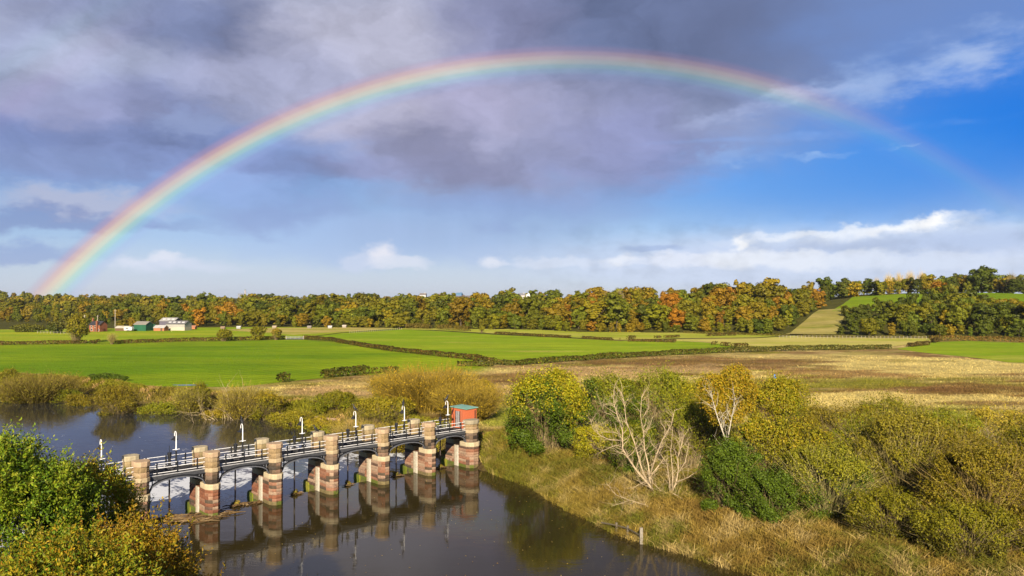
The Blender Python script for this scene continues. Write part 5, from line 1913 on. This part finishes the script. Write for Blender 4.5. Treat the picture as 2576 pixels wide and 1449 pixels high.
bm_ = bird_mesh()
BIRDS = [(bridge_pt(LAMPX[2], .78 + .22, 7.90 + .02), .6, 'upright black cormorant perched on the third weir lamp'),
         (bridge_pt(2 * PITCH - .15, 3.5, 5.8), 2.0, 'small dark cormorant standing on a pier cap beside the middle lamp'),
         (bridge_pt(LAMPX[4], 1.0, 7.92), 1.6, 'hunched black cormorant perched on the fifth weir lamp'),
         (bridge_pt(LAMPX[5], 1.0, 7.92), .2, 'slim black cormorant perched on the sixth weir lamp'),
         (bridge_pt(LAMPX[6], 1.0, 7.92), -1.2, 'black cormorant perched on the lamp nearest the red hut')]
for p, r, lab in BIRDS:
    tag(obj('cormorant', bm_, IRON, loc=p, rot=r, smooth=True), lab, 'bird', 'cormorants on the weir')

# red brick hut at the far end
hx, hy = 5 * PITCH + .32, 1.72
HUT = thing('brick_hut', 'small orange red brick hut with a green roof at the end of the weir', 'hut', bridge_pt(hx, hy, 2.2), BANG)
OR = (.44, .115, .05)
m = MB()
m.box(0, 1.55, 0, 2.9, 1.6, 4.30, OR)
m.box(0, 1.55, 0, 2.9, -2.2, 1.6, (.28, .14, .08))
m.build('wall', BRICK, HUT)
m = MB()
m.add([(-.14, -.16, 4.30), (1.7, -.16, 4.38), (1.7, 3.06, 4.38), (-.14, 3.06, 4.30), (-.14, -.16, 4.38), (1.7, -.16, 4.46), (1.7, 3.06, 4.46), (-.14, 3.06, 4.38)],
      [(3, 2, 1, 0), (4, 5, 6, 7), (0, 1, 5, 4), (1, 2, 6, 5), (2, 3, 7, 6), (3, 0, 4, 7)], (.16, .32, .25))
m.build('roof', METALROOF, HUT)
m = MB()
for j in range(5):
    q = (.30, .28, .27) if j % 2 else (.16, .15, .15)
    m.box(-.05, -.004, 1.25 + j * .16, 1.25 + j * .16 + .145, 2.05, 3.92, q)
dd = m.build('door', WOOD, HUT)
MB().box(-.09, -.052, 1.95, 2.0, 3.0, 3.12, BLK).build('handle', IRON, dd)
m = MB()
for y_ in (1.17, 2.06):
    m.box(-.07, -.003, y_, y_ + .07, 2.05, 3.98, (.10, .06, .045))
m.build('door_frame', WOOD, HUT)
m = MB()
m.box(1.22, 1.36, -.09, -.003, 2.0, 4.11, (.13, .05, .03))
m.tube([(-.07, .8, 2.0), (-.07, .8, 4.1)], .04, 6, (.30, .12, .07))
m.build('drainpipe', IRON, HUT)

# stone quay on the far bank
qa, qb = at(690, 1050, ZD), at(842, 1066, ZD)
m = MB()
L = math.hypot(qb[0] - qa[0], qb[1] - qa[1])
rs = RS(401)
for r_ in range(3):
    xq = 0
    while xq < L:
        wq = rs.uniform(.7, 1.4)
        m.box(xq + .01, min(L, xq + wq) - .01, -.02 * rs.rand(), .6, -.9 + r_ * .42, -.9 + r_ * .42 + .41, tuple(np.array((.50, .33, .22)) * rs.uniform(.8, 1.1)))
        xq += wq
tag(m.build('quay_wall', PALE, loc=(qa[0], qa[1] - .3, ZD + .5), rot=math.atan2(qb[1] - qa[1], qb[0] - qa[0])), 'low pink stone quay wall at the water line of the far bank', 'wall')

# drift against the weir
rs = RS(402)
m = MB()
def drift(cx_, cy_, n, L, sx, sy):
    for _ in range(n):
        a = rs.normal() * .5
        l = L * (.3 + rs.rand())
        x, y = cx_ + rs.normal() * sx, cy_ + rs.normal() * sy
        z = .02 + .10 * rs.rand()
        c = [(.10, .06, .025), (.06, .038, .018), (.14, .09, .04), (.19, .13, .065)][rs.randint(4)]
        m.tube([bridge_pt(x - l * math.cos(a), y - l * math.sin(a), z), bridge_pt(x, y, z + .05), bridge_pt(x + l * math.cos(a), y + l * math.sin(a), z - .02)], [.03, .045 + .03 * rs.rand(), .02], 5, c)
drift(-.6, -.4, 70, .7, .9, .55)
drift(-2.2, .6, 60, .8, .8, .5)
drift(-3.2, 1.9, 40, .6, .6, .3)
drift(1.2, -.2, 10, 1.0, .6, .4)
drift(4.4, 1.6, 26, .5, .7, .3)
drift(3.0, 1.9, 22, .4, .4, .2)
for k in range(-2, 5):
    drift(k * PITCH + PITCH * .5 - .1, 2.0, 14, .4, .35, .2)
tag(m.build('driftwood', WOOD), 'brown driftwood and sticks gathered against the weir', 'driftwood', None, 'stuff')
wc = None
for k in range(-1, 5):
    p = bridge_pt(k * PITCH + PITCH * .5 - .1, 2.2, 0)
    if wc is None:
        q_, d_ = crown_points(RS(403), [(0, 0, .15, .45, .3, .3), (.2, .05, .3, .25, .2, .25)], 260, .3, .6)
        s_ = .14 * np.ones(len(q_))
        me = mesh_polys('weed_clump', leaf_quads(q_, d_ + unit(RS(5), len(q_)) * .5, s_, s_ * .6, RS(6)), mix_cols(RS(8), len(q_), [(.13, .12, .015), (.20, .14, .04), (.08, .07, .02)]))
        wc = me
    lab = ['second', 'third', 'middle', 'fifth', 'sixth', 'last'][k + 1]
    tag(obj('weed_clump', wc, LEAF, loc=(p[0], p[1], -.05), rot=k * 1.1), f'matted clump of weed caught round the foot of the {lab} gate rod from the left', 'weed', 'weed clumps at the gate rods')

# leaves floating on the upstream pool
rs = RS(404)
n_ = 260
lx, ly = [], []
while len(lx) < n_:
    x_, y_ = rs.uniform(-24, 14), rs.uniform(48, 88)
    a_, b_ = (x_ - BO[0]) * BU[0] + (y_ - BO[1]) * BU[1], -(x_ - BO[0]) * BU[1] + (y_ - BO[1]) * BU[0]
    if b_ < -1 and river_sd(np.array([x_]), np.array([y_]))[0] < -.5:
        lx.append(x_)
        ly.append(y_)
cen = np.stack([lx, ly, np.full(n_, .012)], 1)
sz_ = .07 + .10 * rs.rand(n_) ** 2
tag(obj('floating_leaves', mesh_polys('floating_leaves', leaf_quads(cen, np.tile((0, 0, 1.0), (n_, 1)) + unit(rs, n_) * .08, sz_, sz_ * .6, rs), mix_cols(rs, n_, [(.34, .24, .06), (.26, .15, .03), (.40, .32, .16)])), LEAF),
    'yellow fallen leaves floating on the dark water above the weir', 'leaves', None, 'stuff')

# timber staging in the reeds
sp = at(1555, 1335, .3)
FEN = thing('timber_staging', 'old grey timber posts and rail standing in the water at the reed edge', 'fence', (sp[0], sp[1], 0))
ends = [(1550, 1338), (1578, 1346), (1612, 1366)]
W3 = [Vector(at(x, y, 0)) - Vector((sp[0], sp[1], 0)) for x, y in ends]
for i, w in enumerate(W3):
    m = MB()
    r = .20 if i == 2 else .14
    m.box(w.x - r * .6, w.x + r * .6, w.y - r * .6, w.y + r * .6, -.8, .85 if i < 2 else 1.3, (.24, .21, .165) if i == 2 else (.13, .11, .08))
    m.build('post', WOOD, FEN)
m = MB()
up = Vector((0, 0, .62))
m.tube([W3[0] + up + Vector((-1.2, .8, 0)), W3[0] + up, W3[1] + up, W3[2] + up], .07, 6, (.09, .075, .05))
m.build('rail', WOOD, FEN)


# ---------------------------------------------------------------- farm and far buildings
def gable_house(name, label, cat, px, py, w, d, he, hr, rz, wallc, roofc, z=ZF, windows=(), door=None, chim=(), wm=None, roofm=None, overhang=.25, group=None, skylights=(), base=None):
    """ridge along local x; front is local -y"""
    X, Y, _ = at(px, py, z)
    root = thing(name, label, cat, (X, Y, z), rz, group)
    wm = wm or BRICK
    roofm = roofm or METALROOF
    m = MB()
    x0, x1, y0, y1 = -w / 2, w / 2, 0, d
    m.add([(x0, y0, -.3), (x1, y0, -.3), (x1, y1, -.3), (x0, y1, -.3), (x0, y0, he), (x1, y0, he), (x1, y1, he), (x0, y1, he), (x0, d / 2, hr), (x1, d / 2, hr)],
          [(0, 1, 5, 4), (2, 3, 7, 6), (3, 0, 4, 8, 7), (1, 2, 6, 9, 5)], wallc)
    if base:
        m.box(x0 - .04, x1 + .04, y0 - .04, y1 + .04, -.3, he * .5, base)
    m.build('wall', wm, root)
    m = MB()
    o = overhang
    dz = (hr - he) / (d / 2) * o
    for s, (ya, yb) in enumerate(((y0 - o, d / 2), (y1 + o, d / 2))):
        v = [(x0 - o, ya, he - dz), (x1 + o, ya, he - dz), (x1 + o, yb, hr), (x0 - o, yb, hr)]
        v2 = [(a, b, c + .16) for a, b, c in v]
        m.add(v + v2, [(0, 1, 2, 3), (7, 6, 5, 4), (0, 4, 5, 1), (1, 5, 6, 2), (3, 7, 4, 0)] if s == 0 else [(3, 2, 1, 0), (4, 5, 6, 7), (1, 5, 4, 0), (2, 6, 5, 1), (0, 4, 7, 3)], roofc)
    ro = m.build('roof', roofm, root)
    for fx in skylights:
        m = MB()
        xs = x0 + w * fx
        t0, t1 = .38, .62
        yq = lambda t_: (y0 + (d / 2 - y0) * t_)
        zq = lambda t_: he + (hr - he) * t_ + .20
        m.add([(xs - .8, yq(t0), zq(t0)), (xs + .8, yq(t0), zq(t0)), (xs + .8, yq(t1), zq(t1)), (xs - .8, yq(t1), zq(t1)),
               (xs - .8, yq(t0), zq(t0) - .1), (xs + .8, yq(t0), zq(t0) - .1), (xs + .8, yq(t1), zq(t1) - .1), (xs - .8, yq(t1), zq(t1) - .1)],
              [(0, 1, 2, 3), (0, 4, 5, 1), (1, 5, 6, 2), (2, 6, 7, 3), (3, 7, 4, 0)], (.6, .6, .6))
        m.build('skylight', PLAIN, ro)
    for (wx, wz, ww, wh) in windows:
        m = MB().box(wx - ww / 2, wx + ww / 2, y0 - .06, y0 - .004, wz, wz + wh, (.75, .72, .66))
        wo = m.build('window_frame', PLAIN, root)
        MB().box(wx - ww / 2 + .08, wx + ww / 2 - .08, y0 - .09, y0 - .062, wz + .08, wz + wh - .08, (.02, .022, .026)).build('pane', GLASS, wo)
    if door:
        dx, dw, dh = door
        MB().box(dx - dw / 2, dx + dw / 2, y0 - .07, y0 - .004, 0, dh, (.10, .07, .05)).build('door', WOOD, root)
    for (cx_, cy_, cw, z0, z1) in chim:
        m = MB().box(cx_ - cw / 2, cx_ + cw / 2, cy_ - cw / 2, cy_ + cw / 2, z0, z1, tuple(c * .9 for c in wallc))
        m.tube([(cx_, cy_, z1), (cx_, cy_, z1 + .4)], .14, 6, (.45, .20, .10))
        m.build('chimney', wm, root)
    return root


gable_house('farmhouse', 'two storey red brick farmhouse with dark slate roof at the farm', 'house', 238, 834.5, 6.9, 5.0, 3.6, 5.4, -.30, (.23, .085, .045), (.035, .035, .04),
            windows=[(-1.9, 2.2, 1.0, 1.0), (.5, 2.2, 1.0, 1.0), (-1.8, .5, 1.2, 1.2), (2.6, .4, .9, 1.1)], door=(.5, .8, 1.9), chim=[(-3.5, 2.6, .8, 0, 6.8), (2.0, -.35, .8, 0, 5.6)])
gable_house('green_barn', 'dark green metal barn with grey sheet roof left of the white barn', 'barn', 352, 832.5, 7.4, 6, 3.4, 4.9, -.22, (.014, .085, .042), (.22, .20, .165), wm=METALROOF)
gable_house('white_barn', 'long white and grey barn with skylights in its roof', 'barn', 441, 831.5, 11.2, 6.5, 3.5, 5.1, -.18, (.30, .29, .255), (.13, .125, .125), wm=PLAIN, skylights=(.14, .37, .62, .84), base=(.42, .37, .28))
gable_house('back_barn', 'second grey roofed barn half hidden behind the long white barn', 'barn', 420, 829.2, 9.0, 7, 4.8, 6.4, -.18, (.10, .09, .12), (.30, .29, .27), wm=PLAIN, skylights=(.2, .5, .8))
gable_house('brick_shed', 'low red brick shed with grey roof leaning against the white barn', 'shed', 400, 832.6, 6.0, 4, 1.7, 2.9, -.15, (.34, .14, .07), (.36, .35, .33), door=(1.5, 1.0, 1.5))
gable_house('rusty_shed', 'low rusty brown shed with pale patched roof beside the farmhouse', 'shed', 306, 832.6, 7.0, 4, 1.6, 2.5, -.1, (.13, .08, .045), (.42, .38, .30), wm=WOOD)
gable_house('small_shed', 'little orange brick shed standing alone right of the white barn', 'shed', 483, 828, 3.4, 3, 1.2, 1.9, 0, (.40, .15, .07), (.38, .17, .10))
gable_house('green_shed', 'small green shed between the two barns', 'shed', 381, 829, 3.0, 3, 2.0, 2.7, 0, (.02, .11, .05), (.03, .10, .05), wm=METALROOF)
# caravan
cp = at(322, 833.5, ZF)
CV = thing('caravan', 'white touring caravan parked against the green barn', 'caravan', cp, -.1)
m = MB()
prof = [(-2.1, .5), (2.1, .5), (2.3, 1.2), (2.15, 2.15), (1.7, 2.4), (-1.7, 2.4), (-2.15, 2.15), (-2.3, 1.2)]
m.rings([[(x, yy, z) for x, z in prof] for yy in (0, 2.0)][::-1])
m.c = [(.52, .51, .48)] * len(m.c)
m.build('body', PLAIN, CV)
MB().box(-1.2, .2, -.03, -.004, 1.3, 1.9, (.10, .11, .13)).build('window', GLASS, CV)
for sx in (-.3, .35):
    MB().tube([(sx, -.05, .35), (sx, .15, .35)], .33, 10, (.02, .02, .02)).build('wheel', IRON, CV)
# telegraph poles
TPd = [((212, 836), 8.6, 'telegraph pole in the meadow at the left, nearest of three'), ((246, 830), 7.5, 'telegraph pole left of the farmhouse, middle of three'), ((290, 826), 8.5, 'telegraph pole behind the farmhouse, farthest of three')]
TPd = [((213, 840), 9.2, TPd[0][2]), ((246, 826), 7.5, TPd[1][2]), ((290, 822), 10.5, TPd[2][2])]
TPd[0] = ((213, 838), 9.2, TPd[0][2])
T0 = None
for (pp, hh_, lab) in TPd:
    px_ = {213: 213, 246: 246, 290: 290}[pp[0]]
    p = at(px_, pp[1], ZF)
    if T0 is None:
        o = thing('telegraph_pole', lab, 'pole', p, 0, 'telegraph poles')
        c1 = MB().tube([(0, 0, -.3), (0, 0, 9)], [.2, .14], 6, (.42, .38, .30)).build('pole', WOOD, o)
        c2 = MB().box(-.8, .8, -.06, .06, 8.3, 8.45, (.25, .21, .16)).build('crossarm', WOOD, o)
        T0 = (o, [(c1, []), (c2, [])])
        o.scale = (1, 1, hh_ / 9)
    else:
        copy_tree(T0[0], T0[1], p, .2, (1, 1, hh_ / 9), lab)
# white metal gates in the hedge gap
gp = at(742, 853.5, ZF)
GT = thing('field_gate', 'pale galvanised field gates in the hedge gap above the vivid pasture', 'gate', gp)
for s in (-1, 1):
    m = MB()
    for z in (.15, .4, .65, .9, 1.2):
        m.tube([(s * .1, 0, z), (s * 3.6, 0, z)], .035, 5, (.34, .36, .38))
    for x_ in (.1, 1.8, 3.6):
        m.tube([(s * x_, 0, .1), (s * x_, 0, 1.25)], .035, 5, (.34, .36, .38))
    m.build('gate_leaf', WHITE, GT)
    MB().box(s * 3.75 - .1, s * 3.75 + .1, -.1, .1, -.3, 1.5, (.3, .26, .2)).build('post', WOOD, GT)
# clutter and small sheds of the allotment
AL = [((700, 826), 'tan'), ((760, 825), 'white'), ((800, 824), 'tan'), ((870, 824.5), 'grey'), ((1078, 823), 'white'), ((1122, 823), 'cream'), ((1040, 822), 'grey')]
AL = [((560, 828), (.45, .30, .2), 'low tan hut nearest the white barn in the allotment ground'), ((600, 827), (.72, .72, .7), 'small white hut second along the allotment ground'),
      ((690, 826), (.62, .50, .36), 'cream hut in the left half of the allotment ground'), ((778, 826), (.40, .36, .3), 'grey hut in the middle of the allotment ground'),
      ((830, 826), (.78, .76, .72), 'white hut in the right half of the allotment ground'), ((866, 824), (.7, .6, .5), 'pale hut at the right end of the allotment ground')]
for (pp, cc, lab) in AL:
    gable_house('allotment_hut', lab, 'hut', pp[0], pp[1], 2.2, 2, .9, 1.4, .1, tuple(c * .36 for c in cc), tuple(c * .6 for c in cc), wm=PLAIN, overhang=.1, group='allotment huts')
# fence posts along the far fields
FP = [('wire fence of pale stakes along the allotment edge above the centre pasture', (880, 838), (1010, 829.5), 26), ('wire fence of stakes at the foot of the straw slope', (1960, 850), (2330, 852.5), 40),
      ('wire fence of pale stakes across the farm meadow before the farmhouse', (95, 838), (205, 842), 14)]
for lab, a, b, n in FP:
    pa, pb = Vector(at(*a, ZF)), Vector(at(*b, ZF))
    o = thing('stake_fence', lab, 'fence', pa)
    sm = MB().box(-.06, .06, -.06, .06, -.2, 1.15, (.34, .29, .21)).mesh('post')
    sm.materials.append(WOOD)
    for i in range(n):
        obj('post', sm, None, o, loc=(pb - pa) * (i / (n - 1)))
    m = MB()
    for z in (.5, 1.05):
        m.tube([Vector((0, 0, z)), (pb - pa) + Vector((0, 0, z))], .015, 3, (.3, .3, .3))
    m.build('wire', IRON, o)
# blue water drum on the heath
bp = at(1948, 953, ZF)
m = MB().tube([(0, 0, 0), (0, 0, .1), (0, 0, .8), (0, 0, .9)], [.26, .32, .32, .26], 10, (.02, .20, .60))
m.tube([(0, 0, .9), (0, 0, 1.1)], [.12, .1], 8, (.02, .16, .5))
tag(m.build('blue_drum', PLAIN, loc=(bp[0], bp[1], ZF - .05)), 'small bright blue drum standing alone on the brown heath', 'drum')

# houses on the far hill
FH = [(1063, 749.5, 780, 9, (.46, .46, .45), (.16, .14, .13), 'small white house among the trees at the left of the hilltop houses'),
      (1175, 760, 640, 20, (.32, .15, .09), (.13, .12, .13), 'long low brick bungalow with dark roof among the treetops'),
      (1154, 748, 800, 8, (.10, .20, .34), (.09, .17, .28), 'small blue building on the skyline above the brick bungalow'),
      (1338, 750.5, 700, 7, (.60, .60, .59), (.14, .13, .13), 'white gabled house, brightest on the central hilltop'),
      (1312, 751, 715, 9, (.45, .40, .36), (.17, .17, .19), 'grey roofed house left of the white gabled house'),
      (1216, 755.5, 690, 9, (.42, .38, .33), (.30, .14, .09), 'cream house with red roof right of the brick bungalow'),
      (1110, 750, 820, 8, (.5, .36, .28), (.2, .13, .1), 'brown brick house between the white house and the blue building'),
      (1268, 748.5, 800, 8, (.36, .31, .25), (.24, .14, .1), 'tan house on the central skyline left of the grey roofed house')]
for (px, py, D, w, wc_, rc, lab) in FH:
    z = H - (py - HY) / F * D
    root = gable_house('far_house', lab, 'house', px, 900, w, 7, 4.2, 6.6, RS(int(px)).uniform(-.3, .3) + (1.3 if px == 1338 else 0), wc_, rc, z=z, wm=PLAIN, windows=[(-w * .25, 1.2, 1.4, 1.3), (w * .25, 1.2, 1.4, 1.3)],
                       chim=[(w * .3, 3.5, .9, 4.5, 7.6)])
    X, Y, _ = at_d(px, D, z)
    root.location = (X, Y, z)
    root.scale = (.72,) * 3 if px != 1175 else (.9, .9, .8)
    m = MB().box(-w / 2 + .1, w / 2 - .1, .1, 6.9, gh(X, Y) - z - 1, -.31, (.3, .25, .2))
    m.build('footing', BRICK, root)
# far works chimney and block
p = at_d(617, 2600, 0)
CH = thing('works_chimney', 'tall pale factory chimney on the far left skyline', 'chimney', (p[0], p[1], 0))
MB().tube([(0, 0, 0), (0, 0, 36), (0, 0, 42.5)], [3.4, 2.6, 2.4], 14, (.32, .30, .30)).build('stack', PLAIN, CH, smooth=False)
MB().tube([(0, 0, 40), (0, 0, 42.6)], [2.7, 2.7], 14, (.18, .22, .22)).build('crown_band', PLAIN, CH)
p = at_d(606, 2620, 0)
BK = thing('works_block', 'grey factory block beside the tall far chimney', 'factory', (p[0], p[1], 0))
MB().box(-10, 10, 0, 20, 0, 27.5, (.17, .18, .21)).build('wall', PLAIN, BK)
MB().box(-10.5, 10.5, -.5, 20.5, 27.51, 28.6, (.15, .16, .18)).build('roof', PLAIN, BK)

# ---------------------------------------------------------------- air
m = MB()
m.box(-3600, 3600, -30, 7200, -16, 62)
hz = m.build('haze', None)
hm = bpy.data.materials.new('haze')
hm.use_nodes = True
t = NT(hm.node_tree)
pv = t.n('ShaderNodeVolumePrincipled', i_Density=.00004)
pv.inputs['Color'].default_value = (.82, .88, .98, 1)
pv.inputs['Anisotropy'].default_value = .2
out = t.n('ShaderNodeOutputMaterial')
t.l(pv.outputs[0], out.inputs['Volume'])
hz.data.materials.append(hm)
tag(hz, 'thin pale autumn haze over the valley', 'haze', None, 'stuff')
SC.cycles.volume_bounces = 0
